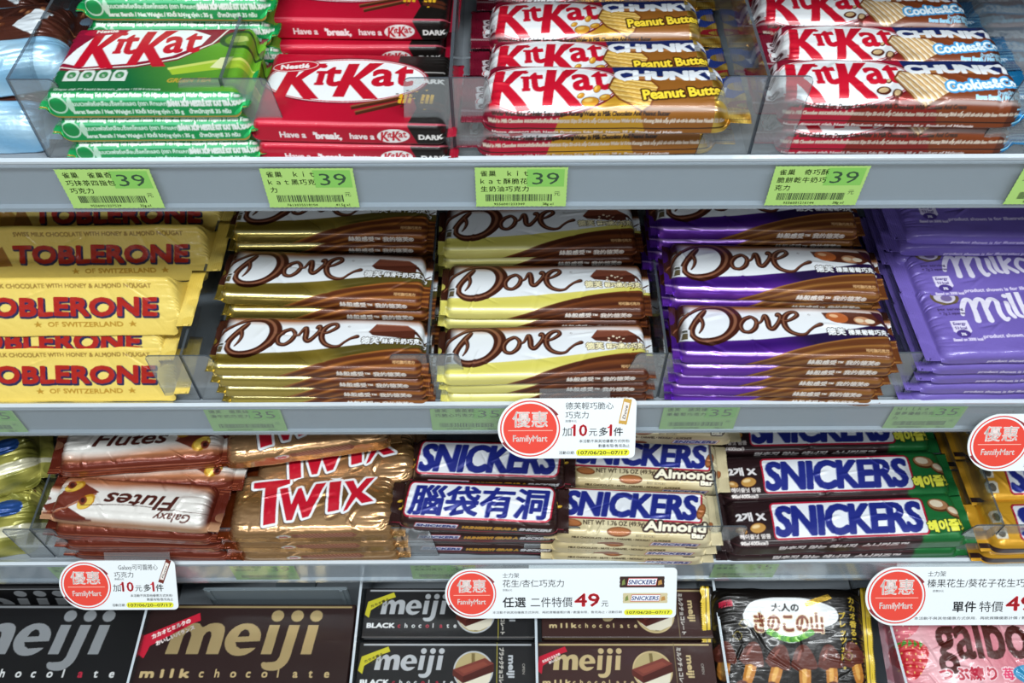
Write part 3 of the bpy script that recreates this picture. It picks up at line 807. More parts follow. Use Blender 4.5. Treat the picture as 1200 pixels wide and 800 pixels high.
for i in range(4):
    x = -40 + i * 8.6; c.poly([(x - 3.8, -20), (x + 3.8, -20), (x + 3.8, -13), (x + 2.6, -10.8), (x - 2.6, -10.8), (x - 3.8, -13)], '#dfe8e2'); c.ellipse(x, -15, 2.4, 2.8, '#3f8a52'); c.text('%', x, -16.5, 3, '#e6f0e8')
c.ellipse(45, 18, 12, 9, '#274a1c', .1); c.ellipse(45, 18, 9, 6.5, '#6a8f24', .1); c.ellipse(44, 18, 5, 3.2, '#b9c86a', .1)
c.poly([(10, -9), (34, -2), (54, 1), (54, -8), (36, -11), (14, -15)], '#a8c93a'); c.poly([(10, -9), (34, -2), (54, 1), (54, -1), (34, -4.5), (11, -11)], '#d4e070'); c.poly([(33, -9), (41, -10), (44, 1), (37, 0)], '#e9efb4')
c.text('GREEN TEA', 24, -21, 4.6, '#c9a53c', bold=.1, shear=.2)
te = -e
smallprint(c, -46, te + 3.4, ['Dilepas oleh PT Nestlé Indonesia, Jakarta 12520 Indonesia', ], 2.4, '#e4efe6')
c.rect(-60, te - 18, 60, te + 2.4, '#149a52', metal=.2); c.rect(-60, te - 2.6, 60, te - 1.0, '#5fc890', metal=.2, soft=.6)
c.text('Wafer Dalam Kembang Teh Hijau/Cokelat Paduan Teh Hijau dan Wafer/4 Wafer Fingers In Green Tea', 2, te - .4, 3.1, '#e9f6ec', width=98, bold=.15, shear=.15)
c.text('ขนมเวเฟอร์เคลือบช็อกโกแลต (ตรา คิทแคท)', -12, te - 5.4, 3.4, '#cfeeda', width=52, bold=.12); c.text('BÁNH XỐP NESTLÉ KIT KAT TRÀ XANH', 34, te - 5.7, 4.6, '#f2fbf4', width=40, bold=.25)
c.text('Berat Bersih / Net Weight / Khối lượng tịnh : 35 g    น้ำหนักสุทธิ 35 กรัม', 4, te - 10.4, 3.5, '#dff5e6', width=84, bold=.22)
c.rect(-60, te - 13.4, 60, te - 12.2, '#c8a24a', metal=.6)
c.ellipse(-45, te - 5, 5.5, 5.2, '#bfe6cc'); c.ellipse(-45, te - 5, 4.6, 4.3, '#1d8f4c'); c.ellipse(-38, te - 5, 1.6, 4.4, '#bfe6cc')
c.ellipse(52, te - 9, 5, 1.6, '#2fbf6a', .5)

# --- red and black dark wafer pack
d = D['dark'] = Design('wafer_pack_dark', 119, 66, 14.0, 6, r=3.2, dome=.6, base='#b3122d', metal=.12, taper=5, wr=.4, seed=23); c = d.cv; te = -d.edge
c.paint(np.ones_like(c.X), GR('#bd1230', '#a01029', lambda X, Y: (X + 20) / 60), metal=.12)
blk = lambda: c.mask([[(24, 50), (61, 50), (61, te - 30), (46, te - 30), (33, te), (37, te + 14), (22, 24)]])
c.paint(blk(), '#15110f', metal=.05)
kitkat(c, -6, 6, 78, rot=.035, red='#c2142c', ring='#8a0f28', tall=.40, ry=.25)
c.ellipse(-37, 18.5, 14, 5.6, '#c2142c', .16); c.ellipse(-37, 18.5, 13.2, 4.9, '#ece6e4', .16); c.ellipse(-37, 18.5, 12.6, 4.4, '#c2142c', .16); c.text('Nestlé', -37, 16.3, 6.2, '#f4f0ee', bold=.25, rot=.12)
for y0, sh in ((-11, 0), (-15.5, 3)):
    c.poly([(0 + sh, y0 - 6), (26, y0 + 3.2), (29, y0 + .2), (1 + sh, y0 - 9.5)], '#4a2416'); c.poly([(0 + sh, y0 - 6), (26, y0 + 3.2), (26.6, y0 + 2.2), (0.4 + sh, y0 - 7.2)], '#8a5234')
    c.poly([(38, y0 + 2), (52, y0 - 3), (51, y0 - 6), (38, y0 - 2)], '#4a2416')
for x in (26, 28.6, 31.4, 38.5, 41, 43.5): c.poly([(x, -14), (x + 1.8, -14.5), (x + 2.2, -6.5), (x + .4, -6)], '#e2b32a')
r = random.Random(3)
for _ in range(26): c.ellipse(r.uniform(24, 44), r.uniform(-20, -2), r.uniform(.3, 1.1), .5, r.choice(('#e2b32a', '#3a1c12', '#6b3a20')))
c.text('DARK', 42, 4, 5.4, '#efece8', bold=.25, width=17); c.rect(38, 14, 50, 15, '#cfcac6', alpha=.6)
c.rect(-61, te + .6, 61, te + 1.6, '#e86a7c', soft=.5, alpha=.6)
def slogan(c, te, size):
    c.text('Have a', -38, te - 9, size, '#f3e6e6', bold=.2, align='l'); c.text("'break,", -19, te - 9.4, size * 1.08, '#f8eeee', bold=.34, align='l'); c.text('have a', 1, te - 9, size, '#f3e6e6', bold=.2, align='l')
    c.ellipse(25, te - 6.6, 9.0, 4.6, '#eeeae8', .06); kitkat(c, 25, te - 6.6, 15, rot=.06, oval=False, red='#c2142c', tall=.42)
slogan(c, te, 5.4)
c.text('DARK', 45.5, te - 8.6, 4.6, '#efece8', bold=.2, width=13); c.where(c.X > 54.5, '#a81230', metal=.15)

# --- chunky bars
def chunky(name, wafer, lower, endcol, flavour, fcol, seed):
    d = Design(name, 158, 42, 20.0, 12, r=9, dome=1.4, base='#8e1430', metal=.18, taper=9, wr=.9, seed=seed, creases=10); c = d.cv; te = -d.edge
    c.paint(np.ones_like(c.X), GR('#a21532', '#6f1028', lambda X, Y: (-X - 40) / 30), metal=.15)
    c.poly([(-60, -60), (20, -60), (20, te - 3), (-60, te - 3)], '#b01733', metal=.15)
    c.poly([(4, 60), (5, 10), (1, 0), (-6, -9), (-18, te), (-30, te - 22), (80, te - 22), (80, 60)], lower[0], metal=.35)
    c.paint(c.mask([[(-6, -9), (-24, te), (-30, te - 22), (80, te - 22), (80, -8)]]), GR(lower[1], lower[2], lambda X, Y: (X - 20) / 45), metal=.35)
    c.poly([(2, 40), (6, .2), (66, .2), (72, 40)], '#1b2a63', metal=.2, soft=.4)
    if endcol == 'gold':
        c.where(c.X > 58, GR('#a87a24', '#e2bf5c', lambda X, Y: .5 + .5 * np.sin(X * .5 + Y * .3)), metal=.75)
        c.poly([(58, 26), (62, 4), (72, 0), (80, 10), (80, 40)], '#2b3f8a', metal=.4); c.poly([(60, 14), (70, 18), (68, 8), (61, 6)], '#d5dcea'); c.poly([(70, -4), (80, -2), (80, -16), (66, -12)], '#8e1c28', metal=.4)
    else:
        c.poly([(60, 60), (64, 8), (68, -6), (60, te - 30), (80, te - 30), (80, 60)], '#1f7fb8', metal=.5); c.where((c.X > 62) & (np.sin(c.Y * 1.3) > .6), '#8fd0ee', metal=.5)
        c.where((c.X > 56) & (c.X < 66) & (c.Y > 2), '#1b2150', metal=.2)
    kitkat(c, -31, -3.2, 67, rot=.06, red='#c9142e', ring='#7c1026', tall=.44, ry=.285, ox=-1)
    # broken wafer bar
    ox_ = -12; oy_ = -3.4; S_ = lambda P: [(x + ox_, y + oy_) for x, y in P]
    c.poly(S_([(16, 4), (27, 8), (62, 7), (70, 5), (70, te - 14), (34, te - 13), (28, -13)]), '#7a3b1c' if endcol != 'gold' else '#8f5a22', metal=.1, soft=.3)
    c.poly(S_([(17, 5), (27, 8.5), (64, 7.5), (64, 5), (29, 5.5)]), '#b07844', soft=.5)
    P = [(14, -2), (17, 6), (37, 3), (40, -2), (35, -14), (31, -17), (19, -10)] if endcol == 'gold' else [(10, 0), (14, 6.5), (34, 3), (42, -4), (40, -8), (24, -18), (18, -14)]
    mk = c.mask([S_(P)])
    c.paint(c.grow(mk, 1.1), '#7a4018')
    c.paint(mk, wafer[0])
    v = c.X * (.25 if endcol == 'gold' else .9) + c.Y * (1.0 if endcol == 'gold' else .55)
    c.paint(mk * (np.sin(v * 1.9 + .6 * np.sin(c.X * 2)) > .25), wafer[1]); c.paint(mk * (np.sin(v * 1.9 + 1.4) > .85), wafer[2])
    if endcol == 'gold':
        for x, y, rr, a in ((3, -12, 5, .2), (7, -3, 3, 1.2), (11, -9, 3.4, .4), (-2, -8, 2.6, .8)): nut(c, x + ox_, y + oy_, rr, a, '#d8962a', '#f4cf6a')
    else:
        for x, y, rr, a in ((2, -9, 4.2, .3), (9, -11, 3.6, .9), (6, -2, 2.0, .8)):
            c.ellipse(x + ox_, y + oy_, rr, rr * .7, '#5a2412', a); c.ellipse(x + ox_, y + oy_ + .4, rr * .7, rr * .4, '#d8b98a', a)
    c.text('CHUNKY', 35, 1.8, 12.5, '#eef3f8', width=58, bold=.95, shear=0.05)
    if endcol == 'gold':
        c.text(flavour, 43, -12.0, 9.6, fcol, width=46, rot=.10, bold=.35, out=[(1.1, '#3d200e')])
    else:
        c.text(flavour, 50, -10.0, 10.0, fcol, width=50, rot=.12, bold=.30, out=[(1.15, '#3f9ad0')], stretch=.8)
        c.text('Berat Bersih / Net Weight 38 g', 56, -17.5, 3.4, '#9fd4ee', width=34, bold=.25); c.text('น้ำหนักสุทธิ', 58, -14.8, 3.4, '#9fd4ee', width=14, bold=.2)
    # icons at the left end
    for y in (-12, 4, 14): c.poly([(-71, y - 4.6), (-64, y - 4.6), (-63.4, y + 3), (-65, y + 4.6), (-70, y + 4.6), (-71.6, y + 3)], '#c9c2c6'); c.ellipse(-67.5, y, 2.3, 3.2, '#4a2a30'); c.text('8', -67.5, y - 1.6, 3.6, '#e0dade')
    s = '#efe9ea' if endcol != 'gold' else '#e9ddc8'
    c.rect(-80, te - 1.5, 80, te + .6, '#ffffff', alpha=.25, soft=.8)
    c.text('Wafer Krim Salut Cokelat Susu dengan Kacang/Wafer In Milk Chocolate And Peanut Butter' if endcol == 'gold' else 'Wafer Salut Cokelat Susu Dengan Krim/Wafer In Milk Chocolate With Cookies And Cream', -14, te - 4, 3.4, '#3a2c26', width=96, bold=.12, shear=.1)
    c.text('Wafel in Milk Chocolate ขนมเวเฟอร์เคลือบช็อกโกแลตนม Kẹo Sô-cô-la xốp Cokelat Paduan Wafer Isi Krim Kacang Bánh xốp phủ sô-cô-la nhân kem Nestlé Kit Kat', 0, te - 8.2, 3.2, '#d8c9b8', width=128, bold=.14, shear=.1)
    c.rect(-80, te - 12.6, 80, te - 11.8, '#2a1a16')
    c.text('Hanya diimport oleh Nestlé Products Sdn Bhd. Netto 38 g  Product of Malaysia', -10, te - 15.8, 2.8, '#e6d8d4', width=104, bold=.1)
    return d
D['pb'] = chunky('peanut_wafer_bar', ('#d9ae52', '#f0cf7c', '#a8742a'), ('#a87432', '#c8962c', '#7a4a1c'), 'gold', 'Peanut Butter', '#f0d23c', 31)
D['cookie'] = chunky('cookie_wafer_bar', ('#d9b57e', '#f6ead0', '#9c6a3a'), ('#6a3a22', '#8a2a22', '#5a3220'), 'blue', 'Cookies&Cream', '#e8f4fa', 37)

# --- blue and brown bag at the end of the top shelf
d = D['bluebag'] = Design('snack_bag', 130, 62, 26, 8, r=14, dome=2, base='#9fc4dc', metal=.2, taper=14, wr=1.6, seed=41, creases=14, mat=M_SOFT); c = d.cv; te = -d.edge
c.paint(np.ones_like(c.X), GR('#a9cde2', '#7fb0d0', lambda X, Y: .5 + .5 * np.sin(X * .1 + Y * .2)), metal=.2)
c.poly([(-66, -14), (66, -14), (66, 18), (-66, 18)], '#4f2a20'); c.poly([(0, 18), (66, -2), (66, 70), (-10, 70)], '#3c1f18')
for i in range(40): nut(c, r.uniform(10, 62), r.uniform(0, 60), r.uniform(2, 4), r.uniform(0, 3), '#6a3a26', '#a87850')
c.poly([(30, -2), (42, -12), (50, 10), (40, 16)], '#dfe8ee')

# --- yellow prism bars
d = D['prism'] = Design('prism_bar', 222, 46, 37, 10, kind='tri', base='#e0c75e', metal=0.0, taper=7, wr=1.2, seed=51, creases=46, step=.5, mat=M_SOFT, finw=6); c = d.cv
c.paint(np.ones_like(c.X), GR('#e8d070', '#dcbc50', lambda X, Y: np.abs(Y) / 40), metal=.0)
c.text('TOBLERONE', 22, -6.4, 18, '#a82218', width=128, bold=.9, shear=.12, out=[(.7, '#23264e', .9, .9)], spacing=1.04)
c.text('★  OF SWITZERLAND  ★', 34, -15.0, 5.2, '#b58a2c', width=72, bold=.2)
c.text('SWISS MILK CHOCOLATE WITH HONEY & ALMOND NOUGAT', 22, 13.5, 4.6, '#9a7a34', width=124, bold=.15)
c.poly([(-86, -9), (-80, 0), (-74, 3), (-68, 11), (-62, 5), (-58, 1), (-50, -9)], '#b98a3a'); c.poly([(-68, 11), (-62, 5), (-65, 1), (-70, 4)], '#e6d9a0'); c.poly([(-60, -9), (-55, 3), (-50, 6), (-45, -9)], '#9a6a2c')

# --- swirl bars
BR = '#431d11'
def swirl_bar(name, band, band_metal, silkcols, zh, kind, seed):
    d = Design(name, 154, 46, 12.0, 5, r=4.5, dome=1.0, base='#e9eef2', metal=.1, taper=5, wr=.7, seed=seed, creases=9); c = d.cv; te = -d.edge
    X, Y = c.X, c.Y
    # brown blush round the top and the left corner
    m = np.clip((Y - 14.5 - 1.5 * np.sin(X * .05)) / 5, 0, 1); c.paint(m.astype(np.float32), GR('#a86a3c', '#2c140c', lambda X, Y: (Y - 17) / 5))
    m = np.clip((-X - 66 + (Y > 10) * 4) / 6, 0, 1); c.paint(m.astype(np.float32), '#3c1c12')
    u_ = lambda X: np.clip((X + 72) / 132, 0, 1)
    yb = lambda X: -12.5 + 17 * u_(X) ** 1.9 - (0 if kind != 'crispy' else 5 * u_(X) ** 2)
    mb = c.blur((Y < yb(X)).astype(np.float32), .3)
    c.paint(mb, GR(band[0], band[1], lambda X, Y: .5 + .5 * np.sin((Y - yb(X)) * .35)), metal=band_metal)
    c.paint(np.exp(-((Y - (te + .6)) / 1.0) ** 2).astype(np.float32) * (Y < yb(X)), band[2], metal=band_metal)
    if kind != 'crispy':
        c.paint((mb * np.clip((X + 12 + (Y + 14) * 1.2) / 34, 0, 1)).astype(np.float32), band[3], metal=.1)
    ya = lambda X: te - 14 + (-te + 9.5) * np.sin(np.clip((X + 38) / 112, 0, 1) * 1.5708) ** .9
    silk(c, -34, 80, ya, seed, silkcols)
    # the lettering: a looping D with a long tail, then o v e
    P = lambda z: [((a - 508) / 5.45, (440 - b) / 3.95 - .5, w) for a, b, w in z]
    st = dict(smooth=True)
    paths = [P([(100, 446, 1.2), (112, 428, 3.0), (150, 398, 2.0), (195, 374, 2.2), (240, 364, 3.0), (285, 364, 4.6), (318, 380, 6.2), (332, 408, 6.8), (318, 442, 5.6), (284, 470, 4.6), (240, 485, 4.6), (195, 486, 4.2), (166, 472, 3.4), (160, 452, 3.6), (172, 430, 3.4), (196, 402, 3.6), (214, 384, 3.0), (222, 378, 1.6)]),
             P([(196, 402, 3.4), (206, 424, 2.2), (200, 444, 1.6), (188, 460, .8)]),
             P([(385, 398, 2.6), (362, 408, 2.8), (346, 428, 2.8), (352, 448, 2.6), (376, 452, 2.4), (400, 436, 2.8), (408, 414, 2.6), (394, 399, 2.2), (385, 398, 2.6)]),
             P([(404, 420, 1.8), (424, 416, 1.6), (438, 396, 2.2), (446, 392, 2.8), (450, 410, 3.4), (452, 432, 3.2), (466, 438, 2.8), (490, 416, 2.6), (502, 396, 2.8), (496, 386, 3.2), (490, 390, 2.6)]),
             P([(500, 404, 1.4), (520, 410, 1.8), (545, 402, 2.2), (566, 388, 2.6), (560, 376, 2.4), (536, 380, 2.8), (516, 398, 3.4), (512, 424, 3.6), (528, 446, 3.0), (556, 456, 2.4), (584, 454, 1.8), (604, 440, 1.6), (624, 428, 1.8), (648, 420, 2.6)])]
    for pth in paths: c.stroke([(a, b, w * 1.36) for a, b, w in pth], 1, BR)
    for pth in paths: c.stroke([(a - .3, b + .4, w * .32) for a, b, w in pth], 1, '#8a5a42', soft=.25)
    # chocolate piece or nuts
    if kind == 'hazel':
        c.poly([(28, 16), (44, 17), (66, 16), (70, 8), (62, 4), (40, 6), (30, 10)], '#5a2c1c', soft=.5); c.ellipse(38, 11.5, 7.5, 5, '#b5602e', -.2); c.ellipse(36, 13, 3, 1.6, '#eab888', -.2, soft=.4)
        c.ellipse(55, 9, 6, 3.6, '#c08a64', -.1); c.ellipse(60, 8.5, 3.4, 2, '#eadcc4', -.1); c.ellipse(53, 9, 3, 1.8, '#e0c8a8', -.1); c.poly([(62, 18), (74, 16), (76, 8), (70, 4), (66, 10)], '#3a1626', soft=.3)
    else:
        c.poly([(33, 9), (38, 16.5), (60, 15.5), (66, 11), (66, 4), (58, 3.4), (36, 6)], '#54281b'); c.poly([(33, 9), (38, 16.5), (60, 15.5), (66, 11), (44, 9.5)], '#7a4230'); c.poly([(38, 16.5), (60, 15.5), (61, 14.6), (39, 15.4)], '#a87058', soft=.2)
        if kind == 'crispy':
            for k in range(9): c.ellipse(50 + r.uniform(-5, 9), 7 + r.uniform(-2.5, 3), .9, .6, '#ecd8bc', r.uniform(0, 3))
            for k in range(7): c.ellipse(64 + r.uniform(-3, 6), 1 + r.uniform(-4, 5), .9, .6, '#6a3a20', r.uniform(0, 3))
    c.stroke([(66, 9, 2.4), (71, 5, 1.6), (76, 8, 1.4)], 1, BR)
    zc = '#eef2f4' if kind != 'crispy' else '#f4ecc0'
    o_ = [(.5, '#3a2a20')] if kind != 'crispy' else [(.5, '#5a4a2c')]
    c.text('德芙', 29, -1.2 if kind != 'hazel' else -3.5, 6.4, zc, align='l', bold=.12, rot=0, out=o_)
    c.text(zh, 43.5, -1.0 if kind != 'hazel' else -3.3, 5.0, zc, align='l', bold=.08, width=30, out=o_)
    c.text('可可脂巧克力', 60, te + 4.5, 2.6, '#caa070', bold=.1)
    c.text('絲般感受™ 我的德芙®', 38, te - 6.6, 5.0, '#efe8e0', width=48, bold=.14)
    c.text('®', 19, 12.5, 2.4, BR)
    c.poly([(-72, -12), (-66, -12), (-65, -3), (-70, -2)], '#d8dce0'); c.poly([(-71, -11), (-67, -11), (-66.5, -6), (-70, -6)], '#5a5038'); c.rect(-70.4, -5.4, -66.6, -3.4, '#4a4a44')
    return d
D['sw_gold'] = swirl_bar('swirl_bar_gold', ('#a88f34', '#cdb85e', '#fff4b8', '#544a1c'), .8, ('#5e2e18', '#a8682e', '#3c1a0e'), '絲滑牛奶巧克力', 'milk', 61)
D['sw_pale'] = swirl_bar('swirl_bar_pale', ('#d8cf62', '#e4dc82', '#f2eeb0', '#d8cf62'), .12, ('#4d2414', '#7a4220', '#34160c'), '輕巧脆心巧克力', 'crispy', 67)
D['sw_purple'] = swirl_bar('swirl_bar_purple', ('#4a1e8c', '#7a3cc0', '#d8b4f8', '#20103c'), .6, ('#6a3a1c', '#a06c34', '#3c1c10'), '榛果葡萄巧克力', 'hazel', 71)

# --- lilac tablets
d = D['lilac'] = Design('lilac_tablet', 165, 62, 12.0, 10, r=5, dome=1.2, base='#7a5cb0', metal=.05, taper=8, wr=.9, seed=81, creases=10, mat=M_SOFT); c = d.cv; te = -d.edge
c.paint(np.ones_like(c.X), GR('#7463b4', '#6554a4', lambda X, Y: .5 + .5 * np.sin(X * .03)), metal=.05)
M_ = [[(-39, -2, 4), (-36, 6, 5), (-31, 13, 5.4), (-27, 12, 5), (-27, 2, 5), (-28, -8, 6)], [(-27, 4, 4.6), (-21, 13, 5.2), (-16.5, 12, 5), (-17, 3, 5), (-17, -8, 6)], [(-17, 4, 4.6), (-10, 13, 5.2), (-5.5, 11, 5), (-6.5, 0, 5), (-4, -7, 5), (-1, -6, 3.4)],
      [(2.5, 9, 5), (2, 0, 4.6), (4.5, -5, 4)], [(9, 20, 5), (7.6, 8, 5), (8, -2, 4.6), (11, -5, 3.6)], [(16, 21, 5), (15, 8, 5), (15, -5, 5.6)], [(23, 9, 4.4), (17, 3, 4.4), (24, -5, 4.8)], [(38, 7, 4.2), (31, 9, 4.2), (27, 2, 4.4), (31, -5, 4.2), (37, 0, 4.0), (39, 9, 4), (38, -3, 4.4), (42, -6, 4)]]
for p in M_: c.stroke([(x * .82 - 17, y * .92 + 5, w * .72) for x, y, w in p], 1, '#e6e2f2')
c.ellipse(4.4 * .82 - 17, 20, 2, 2, '#e6e2f2')
c.text('product shown is for illustration purposes only', 2, -16, 4.0, '#d6cdea', width=86, bold=.12, rot=.03); c.text('Based on 2000 kcal', -52, -19, 3.2, '#d6cdea', bold=.12, width=20)
c.ellipse(-56, 20, 10, 7.5, '#6a5a3c'); c.ellipse(-56, 20, 7.6, 5.5, '#cfc8dc'); c.ellipse(-55, 19, 4, 3.2, '#7a6a9c'); c.text('per serving', -56, 7.5, 3.4, '#4a3a6c', width=18, bold=.1); c.text('= 7g 2 squares', -56, 3.6, 3.2, '#4a3a6c', width=18, bold=.1)
c.poly([(-60, -2), (-48, -2), (-47, -11), (-50, -14), (-56, -14), (-60, -11)], '#ddd6ee'); c.ellipse(-53.5, -13, 5, 3.4, '#4c3a86'); c.text('Energy', -54, -5.6, 3.2, '#5a4a90', bold=.1); c.text('53 kcal', -54, -9.2, 3, '#5a4a90', bold=.1); c.text('3%', -53.5, -14.4, 3, '#e6e2f2', bold=.1)
K_ = lambda P: [(x - 24, y - 1) for x, y in P]
c.poly(K_([(46, 8), (48, 15), (60, 15), (66, 12), (68, 5), (64, 2), (64, -8), (61, -8), (60, 1), (52, 1), (51, -8), (48, -8), (47, 2)]), '#e9e6f4'); c.poly(K_([(50, 9), (58, 14), (62, 8), (56, 3)]), '#6a50a8'); c.ellipse(22, 11, 4, 3, '#b0485c', .4)
c.text('Whole milk', 60, te - 3, 4.4, '#e8e24a', bold=.2)
c.text('product shown is for illustration purposes only', 0, te - 7.5, 3.4, '#d6cdea', width=80, bold=.1)

# --- wafer rolls
d = D['roll'] = Design('wafer_roll_pack', 148, 40, 18.0, 9, r=8, dome=2, base='#dfdcd6', metal=.1, taper=10, wr=1.1, seed=91, creases=14, mat=M_SOFT, step=.5); c = d.cv; te = -d.edge
X, Y = c.X, c.Y
c.paint(np.clip((-Y - 5 + 2 * np.sin(X * .05)) / 8, 0, 1).astype(np.float32), '#c08058', metal=.25); c.paint(np.clip((-Y - 11) / 6, 0, 1).astype(np.float32), '#6e2c1c', metal=.35)
c.paint(np.clip((-X - 58) / 6, 0, 1).astype(np.float32), '#5a2014', metal=.2); c.paint(np.clip((Y - 18) / 6, 0, 1).astype(np.float32), '#b88a68', metal=.2)
c.text('Flutes', -8, -2.5, 17, '#4a1c14', width=60, bold=.45, shear=.3)
c.text('Galaxy', -36, 11.5, 9.5, '#5a2418', width=30, bold=.18, shear=.35)
c.poly([(26, 24), (50, 12), (76, 26)], '#6a2a1c'); c.poly([(28, -2), (70, 22), (76, 14), (44, -10)], '#6e3022'); c.stroke([(30, 0), (70, 23)], 1.4, '#a8684a')
for x, y, a in ((36, 7, .7), (50, -6, .5)):
    c.ellipse(x, y, 8, 5.4, '#b88420', a); c.ellipse(x + .5, y + 1, 7, 4.2, '#dcb84a', a); c.ellipse(x + 3, y - 1, 3.4, 3.8, '#7a3420', a); c.ellipse(x + 3, y - 1, 1.8, 2.2, '#3a1410', a)
c.stroke([(-74, 10, .5), (-40, 9, .6), (0, 7, .6), (40, 10, .6)], 1, '#4a2418')
c.where((np.sin(Y * 1.6) > .7) & (Y < te - 2), '#a85c40', metal=.4)

# --- golden caramel bars
d = D['caramel'] = Design('caramel_bar', 152, 56, 20.0, 9, r=9, dome=1.6, base='#b8925c', metal=.75, taper=11, wr=1.2, seed=101, creases=20, mat=M_SOFT, step=.5); c = d.cv; te = -d.edge
c.paint(np.ones_like(c.X), GR('#caa074', '#a07848', lambda X, Y: .5 + .5 * np.sin(Y * .15 + 1.2)), metal=.72)
c.paint(np.clip((-c.X - 60) / 8, 0, 1).astype(np.float32), '#7a3414', metal=.6)
Z = lambda P: [((a - 540) / 5.9, (385 - b) / 4.9) for a, b in P]
G = [Z([(240, 300), (415, 283), (418, 305), (360, 325), (375, 480), (318, 490), (300, 325), (245, 328)]),
     Z([(372, 330), (410, 322), (440, 402), (462, 330), (478, 326), (512, 392), (545, 310), (595, 304), (530, 455), (500, 462), (472, 398), (452, 468), (425, 470)]),
     Z([(612, 302), (668, 296), (672, 430), (618, 438)]),
     Z([(684, 300), (728, 296), (750, 335), (790, 286), (832, 280), (775, 352), (838, 396), (780, 404), (748, 375), (712, 430), (692, 438), (725, 358)])]
mk = c.mask(G); mk = np.maximum(mk, 0)
c.paint(c.grow(np.roll(np.roll(mk, -int(1 / c.res), 0), -int(.8 / c.res), 1), 2.2), '#4a2a18', metal=.1, soft=.4)
c.paint(c.grow(mk, 2.0), '#e9edf0', metal=0); c.paint(c.grow(c.mask([c.ell(*Z([(640, 272)])[0], 4.2, 2.4)]), 1.2), '#e9edf0', metal=0)
c.paint(mk, '#c0152c', metal=.1); c.ellipse(*Z([(640, 270)])[0], 4.6, 2.6, '#3a1c12', metal=0)
c.ellipse(*Z([(640, 270)])[0], 2.8, 1.2, '#8a5a3a', metal=0)
c.poly([(-16, te - 3), (34, te - 2), (38, te - 4.5), (34, te - 8), (-14, te - 8)], '#7a4a38', metal=.15)
c.where((np.abs(c.Y - (te - 5.2)) < 2.6) & (c.X > -10) & (c.X < 34) & (np.sin((c.X + c.Y * 1.2) * 1.9) > .5), '#a87860', metal=.15)
c.ellipse(-22, te - 6, 6, 2.6, '#e4dcd4'); c.text('twix', -22, te - 7.4, 4, '#b0202c', bold=.2)

# --- nougat bars
def nougat(name, base, word, L, W, T, seed, sub, step=.5, zh=False):
    d = Design(name, L, W, T, 9, r=7, dome=1.3, base=base, metal=.12, taper=9, wr=.8, seed=seed, creases=12, step=step); c = d.cv; te = -d.edge
    return d, c, te
def logo_plate(c, x0, x1, y0, y1, sl, word, r_=4):
    def rr(g):
        o = []
        for cx, cy, a in ((x1 - r_, y0 + r_, -90), (x1 - r_ + 0, y1 - r_, 0), (x0 + r_, y1 - r_, 90), (x0 + r_, y0 + r_, 180)): o += arc_pts(cx, cy, r_ + g, a, a + 90)
        return [(x + (y - (y0 + y1) / 2) * sl, y) for x, y in o]
    c.poly(rr(1.4), '#1c1016'); c.poly(rr(1.0), '#b81f3a'); c.poly(rr(-.5), '#edf1f7')
    h = y1 - y0
    cjk = ord(word[0]) > 999
    if not cjk:
        t = place_tris(text_tris(word, .22, .96), (x0 + x1) / 2 - h * .02, y0 + h * .09, h * 1.16, width=(x1 - x0) * .965)
        m = c.grow(c.tri_mask(t), h * .047)
    else:
        m = c.grow(c.tri_mask(place_tris(text_tris(word, .15), (x0 + x1) / 2, y0 + h * .13, h * .94, width=(x1 - x0) * .96)), h * .026)
    dx = int(.7 / c.res)
    c.paint(np.clip(np.roll(m, -dx, 1) - m, 0, 1), '#9aa4cc'); c.paint(m, '#222c84')
for key, word in (('snick_cn', '腦袋有洞'), ('snick', 'SNICKERS')):
    d, c, te = nougat('nougat_bar' if key == 'snick' else 'nougat_bar_slogan', '#2e1a18', word, 146, 40, 20, 111, None); D[key] = d
    logo_plate(c, -59, 59, te + 3.0, te + 33.5, .12, word)
    for x, y in ((-66, 4), (-64, -8), (65, 6)): nut(c, x, y, 3, .8, '#c8a030', '#efd86a')
    logo = c.mask([[(-52, te - 8.5), (-18, te - 8.5), (-16, te - 3), (-50, te - 3)]]); c.paint(c.grow(logo, .5), '#b81f3a'); c.paint(logo, '#cdd4e2'); c.text('SNICKERS', -34, te - 7.6, 5, '#222c84', width=32, bold=.3, shear=.2)
    c.text('HUNGRY? GRAB A', 9, te - 7.8, 5.2, '#c8952c', width=44, bold=.45, shear=.25); c.text('SNICKERS', 46, te - 7.8, 5.2, '#d8d8dc', width=26, bold=.4, shear=.25)
    c.rect(-72, te - 12.2, 72, te - 11.2, '#8c1c34')
d, c, te = nougat('almond_nougat_bar', '#cfc29a', 'SNICKERS', 146, 46, 17, 121, None); D['almond'] = d
c.paint(np.ones_like(c.X), GR('#d6caa4', '#c2b184', lambda X, Y: .5 + .5 * np.sin(X * .08)), metal=.15)
logo_plate(c, -58, 56, te + 14, te + 41, .10, 'SNICKERS', 1.5)
for x, y, rr, a in ((-50, te + 9, 8, -.1), (-12, te + 3, 10, 0), (56, te + 24, 8, 1.2), (64, te + 12, 6, 1.4)):
    c.ellipse(x, y, rr, rr * .42, '#7a4420', a); c.ellipse(x, y + .3, rr * .85, rr * .30, '#a8683a', a, soft=.3)
c.text('NET WT 1.76 OZ (49.9g)', -16, te + 8.2, 5.2, '#4a3c2c', width=50, bold=.15)
c.text('Almond', 34, te + 5.6, 10.5, '#f0ead2', width=50, bold=.5, out=[(1.7, '#38201c')], shear=.08); c.text('Bar', 52, te + 0.6, 5.0, '#f0ead2', width=10, bold=.3, out=[(1.0, '#38201c')])
